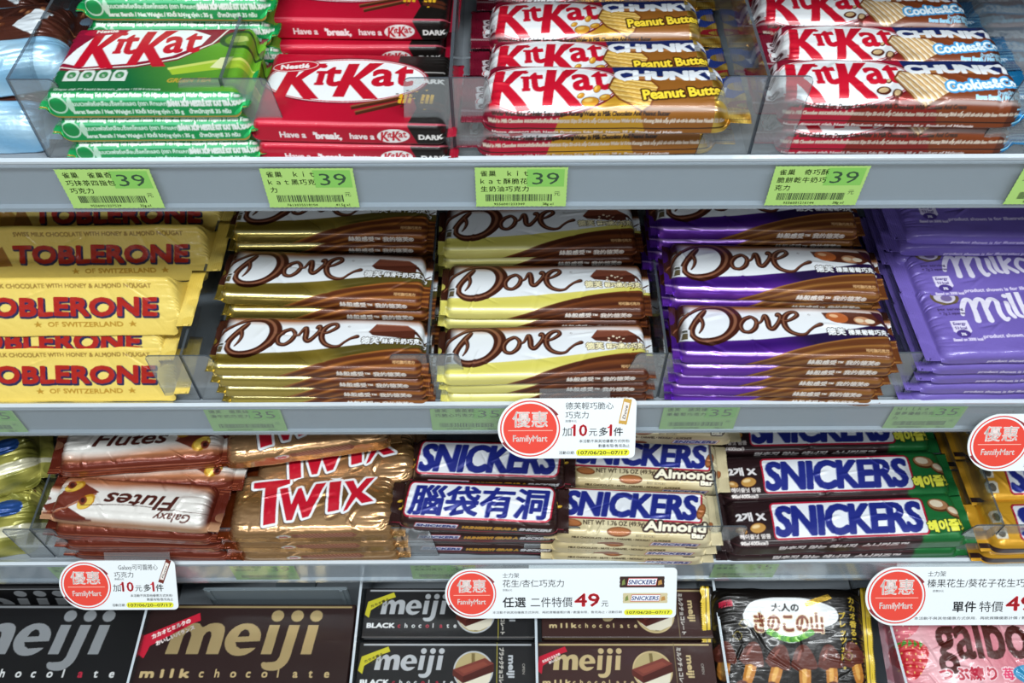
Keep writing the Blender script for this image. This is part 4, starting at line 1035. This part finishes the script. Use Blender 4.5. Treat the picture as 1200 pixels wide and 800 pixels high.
c.text('BEST BEFORE:', 10, te - .6, 2.8, '#4a3c2c', width=16); c.text('MILK CHOCOLATE • NUTS • CARAMEL • NOUGAT • ALMONDS', -10, te - 4.6, 3.2, '#5a4c34', width=80, bold=.15)
mkl = c.mask([[(14, te - 11), (52, te - 11), (54, te - 6), (16, te - 6)]]); c.paint(c.grow(mkl, .5), '#b81f3a'); c.paint(mkl, '#d8dce8'); c.text('SNICKERS', 34, te - 10.2, 4.6, '#222c84', width=36, bold=.3, shear=.2)
c.ellipse(-18, te - 12, 11, 3, '#8a4a28', .05); smallprint(c, -50, te - 8, ['Ingredients: milk chocolate, almonds, sugar', 'cocoa butter, skim milk, lactose'], 2.4, '#7a6c50')
d, c, te = nougat('hazelnut_nougat_bar', '#2a1a1c', 'SNICKERS', 214, 44, 19, 131, None, .55); D['hazel'] = d
c.poly([(58, -60), (62, 60), (110, 60), (110, -60)], '#1d6a34', metal=.25, soft=1.5)
logo_plate(c, -62, 66, te + 4.2, te + 36, .06, 'SNICKERS', 3)
c.text('2개 X', -80, te + 21, 8.5, '#e8e4e4', width=24, bold=.5); nut(c, -76, te + 14, 7, .2, '#c09048', '#ecd09a'); nut(c, -90, te + 12, 5, -.3, '#b08040', '#e8c890')
smallprint(c, -92, te + 5, ['헤이즐넛 땅콩', '98g(400kcal)'], 4.4, '#d8d0cc', .15)
for x, y, rr, a in ((80, te + 29, 9, -.2), (92, te + 22, 7.5, -.4)):
    c.ellipse(x, y, rr, rr * .72, '#5a3018', a); c.ellipse(x, y + .8, rr * .9, rr * .58, '#b08058', a); c.ellipse(x - 1, y + 1.6, rr * .6, rr * .4, '#ecdcc0', a)
c.text('헤이즐넛', 83, te + 6.5, 10.5, '#e2e04a', width=34, bold=.55, out=[(.8, '#14401e')], rot=.04)
c.text('멈추지 않는 에너지  스니커즈™', -6, te - 7, 5.0, '#cfc8c8', width=108, bold=.35, shear=.2); c.rect(-108, te - 1.6, 58, te - .6, '#4a2c30')
d, c, te = nougat('yellow_nougat_bar', '#c8962a', 'SNICKERS', 190, 44, 19, 141, None, .7); D['yellow'] = d
c.paint(np.ones_like(c.X), '#d09a2a', metal=.3); logo_plate(c, -62, 62, te + 4, te + 35, .06, 'SNICKERS', 3)
for y in (te + 10, te + 24): c.poly([(-82, y - 5), (-74, y - 5), (-73, y + 4), (-75, y + 6), (-81, y + 6), (-83, y + 4)], '#d8d4c4'); c.ellipse(-78, y, 3, 4, '#5a5448')
c.text('CRISP', -30, te + 2, 7, '#c8e0b8', bold=.5, out=[(1, '#1c3a24')], shear=.2); c.rect(-100, te - 12, 100, te - 4, '#2e1c1c')

# --- pale yellow foil bag
d = D['yellowbag'] = Design('foil_bag', 120, 70, 30, 10, r=14, dome=3, base='#a8a24c', metal=.35, taper=16, wr=2.4, seed=151, creases=36, mat=M_SOFT, step=.7, droop=.5); c = d.cv
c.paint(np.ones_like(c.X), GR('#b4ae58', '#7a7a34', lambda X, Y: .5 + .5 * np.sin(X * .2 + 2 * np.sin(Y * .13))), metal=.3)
c.ellipse(28, -4, 12, 8, '#20488a'); c.poly([(20, 20), (28, 40), (32, 40), (27, 18)], '#3f6a98'); c.poly([(-60, -30), (60, -30), (60, -22), (-60, -20)], '#dcd8ba')
for i in range(12): c.ellipse(r.uniform(30, 58), r.uniform(12, 36), 1, 1, '#5a3a24')

# --- flat boxes
def meiji_letters(c, x0, x1, y0, xh, col, metal):
    """m e i j i with round dots and a slight slant; x0..x1 span, y0 baseline, xh x-height"""
    w = (x1 - x0); sl = .10
    def K(x, y): return (x0 + x * w + (y * xh) * sl, y0 + y * xh)
    A = lambda P: [K(*p) for p in P]
    mk = c.mask([A(smooth_path([(0, 0), (0, 0), (.082, 0), (.082, 0), (.180, 0), (.200, 0), (.20, 0), (.29, 0), (.355, 0), (.355, 0), (.357, .40), (.352, .80), (.33, .99), (.285, 1.07), (.235, 1.03), (.195, .92), (.165, 1.04), (.13, 1.06), (.10, .98), (.076, .90), (.05, 1.0), (.012, 1.04), (.012, 1.04), (.006, .6), (0, 0)], .02))])
    for x in (.083, .219): mk = mk * (1 - c.mask([A([(x, -.02), (x, .62), (x + .012, .74), (x + .030, .79), (x + .046, .74), (x + .054, .62), (x + .054, -.02)])]))
    ex, ey = .492, .50
    E_ = lambda x, y, rx, ry: [K(x + rx * math.cos(q * .1309), y + ry * math.sin(q * .1309)) for q in range(48)]
    ring = c.mask([E_(ex, ey, .118, .56)])
    ring *= 1 - c.mask([A([(ex - .040, ey + .08), (ex + .036, ey + .10), (ex + .036, ey + .20), (ex + .018, ey + .32), (ex - .006, ey + .35), (ex - .028, ey + .27)])])
    ring *= 1 - c.mask([A([(ex - .046, ey - .09), (ex + .13, ey - .05), (ex + .13, ey - .25), (ex + .108, ey - .29), (ex + .05, ey - .30), (ex + .0, ey - .32), (ex - .03, ey - .24)])])
    mk = np.maximum(mk, ring)
    mk = np.maximum(mk, c.mask([[K(.640, 0), K(.710, 0), K(.716, 1.0), K(.646, 1.0)], [K(.905, 0), K(.975, 0), K(.981, 1.0), K(.911, 1.0)], [K(.770, -.05), K(.840, -.05), K(.852, 1.0), K(.780, 1.0)]]))
    jx, jy = K(.77, -.1)
    mk = np.maximum(mk, c.stroke_mask([(*K(.806, .1), w * .07), (*K(.80, -.18), w * .068), (*K(.765, -.38), w * .06), (*K(.70, -.40), w * .05), (*K(.675, -.34), w * .03)]))
    for x in (.685, .82, .95): mk = np.maximum(mk, c.mask([c.ell(*K(x, 1.32), w * .042, xh * .20)]))
    c.paint(mk, col, metal=metal)
def choc_box(name, L, W, T, base, ink, metal, big, dark, seed):
    d = Design(name, L, W, T, 0, r=.7, dome=.05, base=base, metal=.02, wr=.12, seed=seed, mat=M_BOX, step=.55 if big else .45); c = d.cv; te = -d.edge; tb = d.edge
    c.rect(-L / 2 + 4, tb - 3.0, L / 2 - 3, tb - 1.6, ink, metal=metal)
    c.rect(-L / 2 + 2, te - 3.6, L / 2 - 2, te - 2.2, ink, metal=metal); c.rect(-L / 2, te - .4, L / 2, te + .5, '#8a8480', alpha=.4, soft=.3)
    if big:
        meiji_letters(c, -69, 63, -8, 26, ink, metal)
        if dark: c.text('BLACK', -70, -28, 8.5, '#e4e6e6', width=30, align='l', bold=.5)
        else: c.text('m i l k', -86, -28, 9.5, ink, width=42, align='l', bold=.6)
        ch = 'chocolate'; xx = -35 if dark else -36; st = 13.6
        for i, q in enumerate(ch): c.text(q, xx + 1 + i * st, -28, 10, ('#b0243c' if q in 'c' and i in (0, 4) or (q == 'a') else '#d4d6d6') if dark else ink, bold=.16, align='l')
        rb = [(-84, -12), (-86, 0), (-80, 9), (-62, 17), (-40, 26), (-38, 33), (-52, 28), (-76, 16), (-84, 4)]
        Q = lambda P: [(x - 4, y) for x, y in P]
        c.poly(Q([(-89, -8), (-88, 8), (-42, 29), (-40, 22), (-45, 20), (-80, -1), (-83, -12)]), '#c01a34' if not dark else '#b0a030')
        if not dark: c.text('カカオとミルクの', -68, 13, 4.6, '#f4e8e4', width=34, rot=.46, bold=.2); c.text('おいしいバランス', -63, 7, 4.6, '#f4e8e4', width=34, rot=.46, bold=.2)
    else:
        meiji_letters(c, -63, -3, -1.5, 12.5, ink, metal)
        if dark: c.text('BLACK', -74, -14, 5.8, '#e4e6e6', width=25, align='l', bold=.35)
        else: c.text('m i l k', -72, -14, 5.8, ink, width=24, align='l', bold=.3)
        for i, q in enumerate('chocolate'):
            c.text(q, -46 + i * 6.3, -14, 5.8, ('#b0243c' if i in (0, 4) or q == 'a' else '#d4d6d6') if dark else ink, bold=.1, align='l')
        c.poly([(-77, -2), (-75, 10), (-52, 19), (-50, 14.5), (-56, 12.5), (-72, 2), (-73, -5)], '#c4bc30' if dark else '#c01a34')
        c.text('カカオ香る' if dark else 'カカオとミルクの', -64, 8, 2.8, '#4a4418' if dark else '#f4e8e4', width=17, rot=.42, bold=.1); c.text('ブラック' if dark else 'おいしい', -61, 6, 2.8, '#4a4418' if dark else '#f4e8e4', width=11, rot=.42, bold=.1)
        E = lambda P: [(x - 12, y) for x, y in P]
        c.ellipse(24, -2, 17.5, 17, ink, metal=metal * .5); c.ellipse(24, -2, 16.3, 15.8, '#b8a878', metal=.2); c.poly(E([(34, 13), (37, 13), (38, -17), (35, -17)]), '#7a6a40'); c.poly(E([(22, -10), (52, -4), (50, -12), (40, -16.5), (30, -16)]), '#e4ddc8')
        c.poly(E([(18, -1), (46, 9), (54, 4), (27, -7)]), '#7a3a30'); c.poly(E([(18, -1), (27, -7), (27, -13), (18, -6)]), '#5a241c'); c.poly(E([(27, -7), (54, 4), (54, -3), (27, -13)]), '#4a1c16'); c.poly(E([(23, -1.2), (45, 6), (49, 3.2), (28, -4.6)]), '#8a4638')
        c.rect(44.4, -30, 44.9, 30, '#b8ae3c' if dark else '#7a6a4a')
        c.text('ミルクチョコレート' if not dark else 'ブラックチョコレート', 47, 18, 4.4, '#c8c4bc', width=42, rot=-math.pi / 2, align='r', bold=.15) if False else c.text('ミルクチョコレート' if not dark else 'ブラックチョコレート', 47, 18, 4.4, '#c8c4bc', width=38, rot=-math.pi / 2, align='l', bold=.15)
        c.text('meiji', 55, 11, 7.5, ink, width=19, rot=-math.pi / 2, align='l', bold=.3, metal=metal * .5); c.text('OPEN', 67, 4, 3.2, '#a8a49c', width=9, rot=-math.pi / 2, align='l')
    return d
D['big_black'] = choc_box('chocolate_box_black', 188, 74, 12, '#0e0e10', '#a8acb0', .55, True, True, 161)
D['big_milk'] = choc_box('chocolate_box_brown', 188, 74, 12, '#271413', '#bfa878', .55, True, False, 163)
D['small_black'] = choc_box('small_chocolate_box_black', 156, 46, 11, '#1c1c1e', '#c0c4c8', .35, False, True, 165)
D['small_milk'] = choc_box('small_chocolate_box_brown', 158, 46, 11, '#3a211e', '#cdb888', .35, False, False, 167)

# --- mushroom snack pouch
d = D['mush'] = Design('snack_pouch', 152, 120, 26, 9, r=12, dome=3.5, base='#14110f', metal=.05, taper=18, wr=1.5, seed=171, creases=26, mat=M_SOFT, step=.55, finw=4, teeth=2.4); c = d.cv
c.where((c.X < -68.5) | (c.X > 68.5), '#d8b82c'); c.where((np.abs(c.X) < 72) & (np.abs(c.X) > 71), '#14110f')
cl = [(a, (b + 8) * .73 + 15) for a, b in [(-42, 24), (-34, 38), (-16, 44), (10, 44), (26, 40), (40, 32), (42, 20), (34, 12), (22, 8), (12, 0), (2, -8), (-8, -6), (-18, 4), (-30, 8), (-40, 12)]]
c.poly(smooth_path(cl + [cl[0]], 1), '#e2e6e6'); 
c.text('大人の', -4, 42, 7.4, '#1c1814', bold=.35, width=24)
c.text('きのこの山', -2, 25, 18, '#7c3a22', width=60, bold=.45, out=[(.7, '#e0c8a0')])
for i in range(16):
    a = i / 15; x = -19 + a * 36; y = 20.5 - 4 * math.sin(a * math.pi) + 3 * abs(a - .5) * 1.5; c.ellipse(x, y + 1, 3.2, 2.6, ('#4f9a30', '#78b83c', '#3c8428')[i % 3])
c.poly([(12, 49), (36, 57), (39, 53), (15, 45)], '#c8a23c', metal=.7)
c.text('カカオ香るこく。', 58, 40, 6.2, '#c8ac40', width=50, rot=-math.pi / 2, align='r', bold=.2) if False else None
for t, x, y0, col in (('カカオ香るこく', 56, 50, '#c8ac40'), ('プレッツェル。', 46, 36, '#c8ac40')):
    for i, q in enumerate(t): c.text(q, x - i * .3, y0 - i * 7, 6.4, col, bold=.15)
c.text('明治', -56, 46, 6, '#b0203c', bold=.3)
for x, y, s_, a in ((-60, 0, .95, .1), (-37, -1, 1, .25), (-14, -3, 1.02, .3), (9, -4, 1.05, 0), (32, -3, 1.02, -.05), (54, 0, 1, -.2), (-48, -34, 1.05, .2), (-20, -35, 1.05, 0), (8, -37, 1.05, .1), (36, -34, 1.05, -.2)):
    cs, sn = math.cos(a), math.sin(a)
    T_ = lambda P: [(x + (px * cs + py * sn) * s_, y + (-px * sn + py * cs) * s_) for px, py in P]
    c.poly(smooth_path(T_([(-4.4, 0), (-4.6, -12), (-3, -19), (1.5, -20), (4.6, -15), (4.4, 0), (-4.4, 0)]), 1), '#b87830'); c.poly(smooth_path(T_([(-1.5, -2), (-2.2, -12), (0, -16), (1.6, -10), (1.6, -2), (-1.5, -2)]), 1), '#dca858', soft=.6)
    c.poly(smooth_path(T_([(-11, -1), (-8, 9), (-3, 16), (3, 16), (8, 9), (11, -1), (5, -3), (0, -2.4), (-5, -4), (-11, -1)]), 1), '#5c2c22'); c.poly(smooth_path(T_([(-6, 3), (-4, 10), (-1, 13), (-3, 6), (-6, 3)]), 1), '#8a5248', soft=.5)
for x, y in ((-46, 30), (-52, 20), (44, 4), (-30, -30), (20, -30), (-6, -32)): c.stroke([(x, y), (x + 4, y + 4), (x + 8, y + 1), (x + 5, y - 3), (x, y)], .5, '#8a7a34')

# --- pink strawberry pouch
d = D['pink'] = Design('strawberry_pouch', 150, 110, 24, 6, r=11, dome=3, base='#dfa0a8', metal=.08, taper=14, wr=1.4, seed=181, creases=26, mat=M_SOFT, step=.6, finw=2); c = d.cv
c.paint(np.ones_like(c.X), GR('#e8b4ba', '#d07a86', lambda X, Y: .5 + .5 * np.sin(X * .05 + Y * .06)), metal=.05)
def berry(x, y, s_, a, col='#c0202c', seed='#e8c070'):
    cs, sn = math.cos(a), math.sin(a); T_ = lambda P: [(x + (px * cs + py * sn) * s_, y + (-px * sn + py * cs) * s_) for px, py in P]
    c.poly(smooth_path(T_([(-12, 8), (0, 12), (12, 8), (13, -2), (6, -14), (0, -18), (-6, -14), (-13, -2), (-12, 8)]), 1), col)
    for i in range(5):
        for j in range(4): c.ellipse(*T_([(-8 + j * 5 + (i % 2) * 2, 6 - i * 4.6)])[0], .55, .9, seed)
    for q in range(5): c.poly(T_([(-9 + q * 4, 12), (-6 + q * 4, 9), (-11 + q * 4.6, 6)]), '#3f8a2c')
berry(-56, 6, 1.15, .1); berry(-58, 36, 1.1, .5, '#d8707c', '#f4dcc0'); berry(-40, -34, 1.0, -.4)
t = place_tris(text_tris('galbo'), 10, 4, 58, width=82); mk = c.tri_mask(t); c.paint(c.grow(mk, 1.2), '#4a1a14')
c.text('つぶ練り', -8, -14, 12, '#b8203c', width=50, bold=.5, out=[(.6, '#f4dce0')]); c.text('苺', 28, -14, 11, '#e0406c', bold=.4, out=[(.8, '#f4dce0')])
c.ellipse(52, -12, 20, 9, '#2a86b0', -.2); c.text('手軽', 50, -12, 7, '#e8ee80', bold=.3); c.text('つまめる', 52, -18, 4.5, '#e8f4f8', bold=.15)
c.text('ガルボ', 24, 38, 7, '#4a1a14', bold=.3); c.poly([(0, 48), (10, 40), (16, 44), (12, 52)], '#6a9a3c')
# ------------------------------------------------------------------ laying out the shelves
GW = 'green wafer packs on the top shelf'
pile(D['green'], 1, 3, 163, 111, ['green wafer pack with white oval, topmost of the front pile', 'green wafer pack second in the front pile, only its edge showing', 'green wafer pack at the foot of the front pile'], GW, yaw=0)
pile(D['green'], 1, 4, 200, -3, ['green wafer pack topmost of the rear pile, small lettering along its edge', 'green wafer pack second from top of the rear pile', 'green wafer pack third from top of the rear pile', 'green wafer pack lowest of the rear pile'], GW, yaw=-1)
GD = 'dark red wafer packs'
pile(D['dark'], 1, 2, 406, 145, ['red and black wafer pack lying face up in front', 'red and black wafer pack under the front one'], GD, yaw=-2.2, jitter=1)
pile(D['dark'], 1, 3, 417, 23, ['red and black wafer pack topmost of the rear pile', 'red and black wafer pack in the middle of the rear pile', 'red and black wafer pack lowest of the rear pile'], GD, yaw=-1.5, shift=(-3, -6))
GP = 'golden-ended peanut wafer bars'
put(D['pb'], 1, 20.2, 712, 124, 'golden-ended peanut wafer bar on top in front, whole logo showing', GP, yaw=-.5)
put(D['pb'], 1, 0, 700, 152, 'golden-ended peanut wafer bar lowest against the rail', GP, yaw=1)
put(D['pb'], 1, 0, 706, 88, 'golden-ended peanut wafer bar second row, lower half hidden', GP, yaw=.5)
put(D['pb'], 1, 0, 700, 38, 'golden-ended peanut wafer bar in the third row back', GP, yaw=.5)
put(D['pb'], 1, 0, 700, -6, 'golden-ended peanut wafer bar furthest back', GP, yaw=0)
GC = 'blue-ended cookie wafer bars'
put(D['cookie'], 1, 20.2, 1062, 116, 'blue-ended cookie wafer bar on top in front, light blue lettering whole', GC, yaw=-1.5)
put(D['cookie'], 1, 0, 1054, 150, 'blue-ended cookie wafer bar lowest against the rail', GC, yaw=-.5)
put(D['cookie'], 1, 2, 1052, 70, 'blue-ended cookie wafer bar second from the front, at the height of the clear plate', GC, yaw=-2)
put(D['cookie'], 1, 0, 1018, 25, 'blue-ended cookie wafer bar third from the front', GC, yaw=-2)
put(D['cookie'], 1, 0, 985, -18, 'blue-ended cookie wafer bar furthest back', GC, yaw=-1)
GB = 'pale blue snack bags'
put(D['bluebag'], 1, 0, -75, 140, 'pale blue crinkled bag with brown picture against the rail', GB, yaw=0, cat='snack bag')
put(D['bluebag'], 1, 26, -60, 75, 'pale blue and brown snack bag lying on the front one', GB, yaw=12, cat='snack bag')
put(D['bluebag'], 1, 0, -70, 30, 'pale blue and brown snack bag at the back', GB, yaw=5, cat='snack bag')

GT = 'yellow prism bars'
put(D['prism'], 2, 0, 40, 448, 'yellow prism bar lowest against the rail', GT, wy=.3865)
put(D['prism'], 2, 21, 24, 400, 'yellow prism bar between the lowest one and the bright one above it', GT, wy=.4005)
put(D['prism'], 2, 45, 40, 362, 'crumpled bright yellow prism bar topmost of the front heap', GT, wy=.4120)
put(D['prism'], 2, 39, 84, 302, 'shaded yellow prism bar behind the bright crumpled one', GT, yaw=.5, wy=.468)
put(D['prism'], 2, 37, 102, 262, 'shaded yellow prism bar with mountain picture just under the rail above', GT, yaw=.3, wy=.512)
put(D['prism'], 2, 37, 102, 232, 'shaded yellow prism bar furthest back', GT, yaw=0, wy=.558)
GS = 'gold swirl bars'
pile(D['sw_gold'], 2, 4, 369, 430, ['gold swirl bar on top of the front pile', 'gold swirl bar second in the front pile', 'gold swirl bar third in the front pile', 'gold swirl bar at the foot of the front pile'], GS, yaw=-1.5)
pile(D['sw_gold'], 2, 5, 374, 348, ['gold swirl bar on top of the middle pile', 'gold swirl bar second in the middle pile', 'gold swirl bar third in the middle pile', 'gold swirl bar fourth in the middle pile', 'gold swirl bar lowest in the middle pile'], GS, yaw=-3, shift=(1, -2))
pile(D['sw_gold'], 2, 6, 385, 272, ['gold swirl bar on top of the rear pile', 'gold swirl bar second in the rear pile', 'gold swirl bar third in the rear pile', 'gold swirl bar fourth in the rear pile', 'gold swirl bar fifth in the rear pile', 'gold swirl bar lowest in the rear pile'], GS, yaw=-1)
GS = 'pale yellow swirl bars'
pile(D['sw_pale'], 2, 3, 641, 438, ['pale yellow swirl bar on top of the front pile', 'pale yellow swirl bar second in the front pile', 'pale yellow swirl bar lowest in the front pile'], GS, yaw=1)
pile(D['sw_pale'], 2, 4, 640, 362, ['pale yellow swirl bar on top of the middle pile', 'pale yellow swirl bar second in the middle pile', 'pale yellow swirl bar third in the middle pile', 'pale yellow swirl bar lowest in the middle pile'], GS, yaw=-.5)
pile(D['sw_pale'], 2, 5, 634, 289, ['pale yellow swirl bar on top of the rear pile', 'pale yellow swirl bar second in the rear pile', 'pale yellow swirl bar third in the rear pile', 'pale yellow swirl bar fourth in the rear pile', 'pale yellow swirl bar lowest in the rear pile'], GS, yaw=1)
GS = 'purple swirl bars'
pile(D['sw_purple'], 2, 5, 925, 416, ['purple swirl bar on top of the front pile', 'purple swirl bar second in the front pile', 'purple swirl bar third in the front pile', 'purple swirl bar fourth in the front pile', 'purple swirl bar lowest in the front pile'], GS, yaw=-2)
pile(D['sw_purple'], 2, 6, 912, 340, ['purple swirl bar on top of the middle pile', 'purple swirl bar second in the middle pile', 'purple swirl bar third in the middle pile', 'purple swirl bar fourth in the middle pile', 'purple swirl bar fifth in the middle pile', 'purple swirl bar lowest in the middle pile'], GS, yaw=-2.5, jitter=1)
pile(D['sw_purple'], 2, 7, 890, 268, ['purple swirl bar on top of the rear pile', 'purple swirl bar second in the rear pile', 'purple swirl bar third in the rear pile', 'purple swirl bar fourth in the rear pile', 'purple swirl bar fifth in the rear pile', 'purple swirl bar sixth in the rear pile', 'purple swirl bar lowest in the rear pile'], GS, yaw=-1)
GM = 'lilac tablets'
pile(D['lilac'], 2, 5, 1232, 412, ['lilac tablet on top in front, whole white lettering clear', 'lilac tablet second in the front pile', 'lilac tablet third in the front pile', 'lilac tablet fourth in the front pile', 'lilac tablet lowest in the front pile'], GM, yaw=1.5, jitter=3)
pile(D['lilac'], 2, 5, 1206, 357, ['lilac tablet just behind the front one, lettering cut below', 'lilac tablet second in the middle pile', 'lilac tablet third in the middle pile', 'lilac tablet fourth in the middle pile', 'lilac tablet lowest in the middle pile'], GM, yaw=1.5, cat='chocolate bar')
pile(D['lilac'], 2, 7, 1186, 274, ['lilac tablet on top of the rear pile with printed cow', 'lilac tablet second in the rear pile', 'lilac tablet third in the rear pile', 'lilac tablet fourth in the rear pile', 'lilac tablet fifth in the rear pile', 'lilac tablet sixth in the rear pile', 'lilac tablet lowest in the rear pile'], GM, yaw=-1)

GF = 'wafer roll packs'
pile(D['roll'], 3, 3, 150, 624, ['brown and white wafer roll pack directly under the upside-down one', 'brown and white wafer roll pack third from the top in front', 'brown and white wafer roll pack lowest in front'], GF, yaw=-3, jitter=3)
put(D['roll'], 3, 55, 146, 608, 'brown and white wafer roll pack lying upside down on top in front', GF, yaw=-5, flip=True)
pile(D['roll'], 3, 4, 175, 566, ['wafer roll pack showing a strip of letters between two others', 'wafer roll pack second in the middle pile', 'wafer roll pack third in the middle pile', 'wafer roll pack lowest in the middle pile'], GF, yaw=-1)
put(D['roll'], 3, 74, 160, 541, 'wafer roll pack on top of the middle pile with large slanted lettering', GF, yaw=4)
put(D['roll'], 3, 74, 168, 505, 'wafer roll pack furthest back under the rail above', GF, yaw=2)
GX = 'golden caramel bars'
pile(D['caramel'], 3, 3, 362, 622, ['golden caramel bar face up in front with big red lettering', 'golden caramel bar second from top in front', 'golden caramel bar lowest in front'], GX, yaw=1)
pile(D['caramel'], 3, 3, 392, 566, ['golden caramel bar behind the front one, tops of letters showing', 'golden caramel bar second in the rear pile', 'golden caramel bar lowest in the rear pile'], GX, yaw=4)
put(D['caramel'], 3, 72, 360, 524, 'golden caramel bar tilted across the top of the rear pile', GX, yaw=9)
GN = 'brown nougat bars'
put(D['snick_cn'], 3, 48, 560, 612, 'brown nougat bar with four blue Chinese characters', GN, yaw=-3)
pile(D['snick'], 3, 2, 562, 624, ['brown nougat bar directly under the one with Chinese characters', 'brown nougat bar lowest in front'], GN, yaw=-1, gap=3, base=0)
put(D['snick'], 3, 46, 572, 560, 'brown nougat bar behind, blue lettering partly hidden by the hanging card', GN, yaw=-2)
pile(D['snick'], 3, 2, 572, 580, ['brown nougat bar second in the rear pile', 'brown nougat bar lowest in the rear pile'], GN, yaw=-1, gap=3)
GA = 'cream almond nougat bars'
pile(D['almond'], 3, 3, 743, 628, ['cream almond bar on top in front, whole lettering showing', 'cream almond bar second in front', 'cream almond bar lowest in front'], GA, yaw=-3, jitter=3)
pile(D['almond'], 3, 3, 756, 566, ['cream almond bar behind the front one, half under the hanging card', 'cream almond bar second in the rear pile', 'cream almond bar lowest in the rear pile'], GA, yaw=-3)
put(D['almond'], 3, 52, 770, 508, 'cream almond bar furthest back under the rail above', GA, yaw=-2)
GH = 'green-ended hazelnut nougat bars'
pile(D['hazel'], 3, 2, 1000, 634, ['green-ended nougat bar in front, whole blue lettering showing', 'green-ended nougat bar lowest in front'], GH, yaw=2)
pile(D['hazel'], 3, 2, 985, 580, ['green-ended nougat bar second from the front', 'green-ended nougat bar under the second one'], GH, yaw=1.5)
pile(D['hazel'], 3, 2, 965, 525, ['green-ended nougat bar third back, just under the rail above', 'green-ended nougat bar lowest at the back'], GH, yaw=1)
GY = 'yellow nougat bars'
pile(D['yellow'], 3, 2, 1290, 636, ['yellow nougat bar nearest the rail', 'yellow nougat bar lowest by the rail'], GY, yaw=1)
pile(D['yellow'], 3, 2, 1275, 582, ['yellow nougat bar behind the nearest one', 'yellow nougat bar lower in the second row'], GY, yaw=1)
pile(D['yellow'], 3, 2, 1250, 528, ['yellow nougat bar furthest back', 'yellow nougat bar lowest at the back'], GY, yaw=1)
GL = 'crumpled yellow foil bags'
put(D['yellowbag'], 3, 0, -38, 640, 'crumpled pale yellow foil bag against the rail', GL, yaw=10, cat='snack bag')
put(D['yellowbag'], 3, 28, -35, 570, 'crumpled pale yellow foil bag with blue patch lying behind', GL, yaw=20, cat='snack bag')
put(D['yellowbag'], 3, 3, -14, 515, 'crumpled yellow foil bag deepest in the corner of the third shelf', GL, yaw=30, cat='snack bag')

# bottom shelf
z4 = .668
def lay(design, n, pxl, py_back, labels, group, yaw=0.0, dx=0.0):
    """a pile whose top box has the middle of its rear top edge at (pxl, py_back)"""
    for i in range(n):
        pass
GBX = 'wide flat chocolate boxes'
def by_rear(design, base, px, py, label, group, yaw=0.0, tilt=0.0, **k):
    z0_ = FLOOR[4] + base * .001 + design.T * .001
    w = at_z(px, py, z0_); R = Matrix.Rotation(math.radians(yaw), 3, 'Z')
    o = R @ Vector((0, design.W / 2, 0)) * .001
    return put(design, 4, base, 0, 0, label, group, yaw=yaw, tilt=tilt, xy=(w.x - o.x, w.y - o.y), cat='chocolate box', **k)
for i, (nm, px, lab, g) in enumerate((('big_black', 55, 'wide black chocolate box with silver lettering, {}', GBX), ('big_milk', 296, 'wide dark brown chocolate box with gold lettering, {}', GBX))):
    for k in range(5):
        by_rear(D[nm], (4 - k) * 12.2, px, 708, lab.format(['on top of its pile', 'second in its pile', 'third in its pile', 'fourth in its pile', 'lowest in its pile'][k]), g, yaw=-.4)
fr = at_z(55, 708, FLOOR[4] + 5 * .0122)
put(D['big_black'], 4, 38, 0, 0, 'wide black chocolate box standing upright behind the flat ones, lettering dots showing', GBX, tilt=83, xy=(fr.x - .050, fr.y + .017), cat='chocolate box')
GSB = 'small flat chocolate boxes'
for nm, px, col in (('small_black', 528, 'black'), ('small_milk', 734, 'brown')):
    for k in range(5):
        by_rear(D[nm], (4 - k) * 11.2, px - 4, 752, f'small {col} chocolate box with a round chocolate picture, ' + ['on top at the front', 'second in the front pile', 'third in the front pile', 'fourth in the front pile', 'lowest in the front pile'][k], GSB, yaw=-.3)
    for k in range(5):
        by_rear(D[nm], (4 - k) * 11.2, px, 689, f'small {col} chocolate box, rear pile, ' + ['topmost', 'second from top', 'third from top', 'fourth from top', 'lowest'][k], GSB, yaw=-.3)
put(D['mush'], 4, 36, 0, 0, 'black snack pouch with chocolate mushrooms and a white cloud label', 'snack pouches', yaw=-1, tilt=24, xy=(at_z(938, 780, .68).x, .268), cat='snack pouch')
put(D['pink'], 4, 22, 0, 0, 'pink strawberry pouch with large dark brown lettering', 'snack pouches', yaw=0, tilt=14, xy=(at_z(1165, 780, .68).x, .266), cat='snack pouch')
# grey sliding pushers behind the boxes
def pusher(x0, x1, y, h, label):
    p = empty('box_pusher', ((x0 + x1) / 2, y, FLOOR[4])); tag(p, label, 'shelf pusher', 'grey box pushers')
    w = (x1 - x0) / 2
    box('push_plate', (-w, 0, 0), (w, .003, h), M_PUSH, p, .0008)
    box('rib', (-w + .004, -.0015, 0), (-w + .007, 0, h), M_PUSH, p); box('rib', (w - .007, -.0015, 0), (w - .004, 0, h), M_PUSH, p)
    box('foot', (-w * .3, .003, 0), (w * .3, .05, .004), M_PUSH, p)
a = at_z(240, 705, z4); b = at_z(408, 705, z4)
pusher(a.x, b.x, a.y + .006, .075, 'grey plastic pusher plate standing behind the wide brown box')
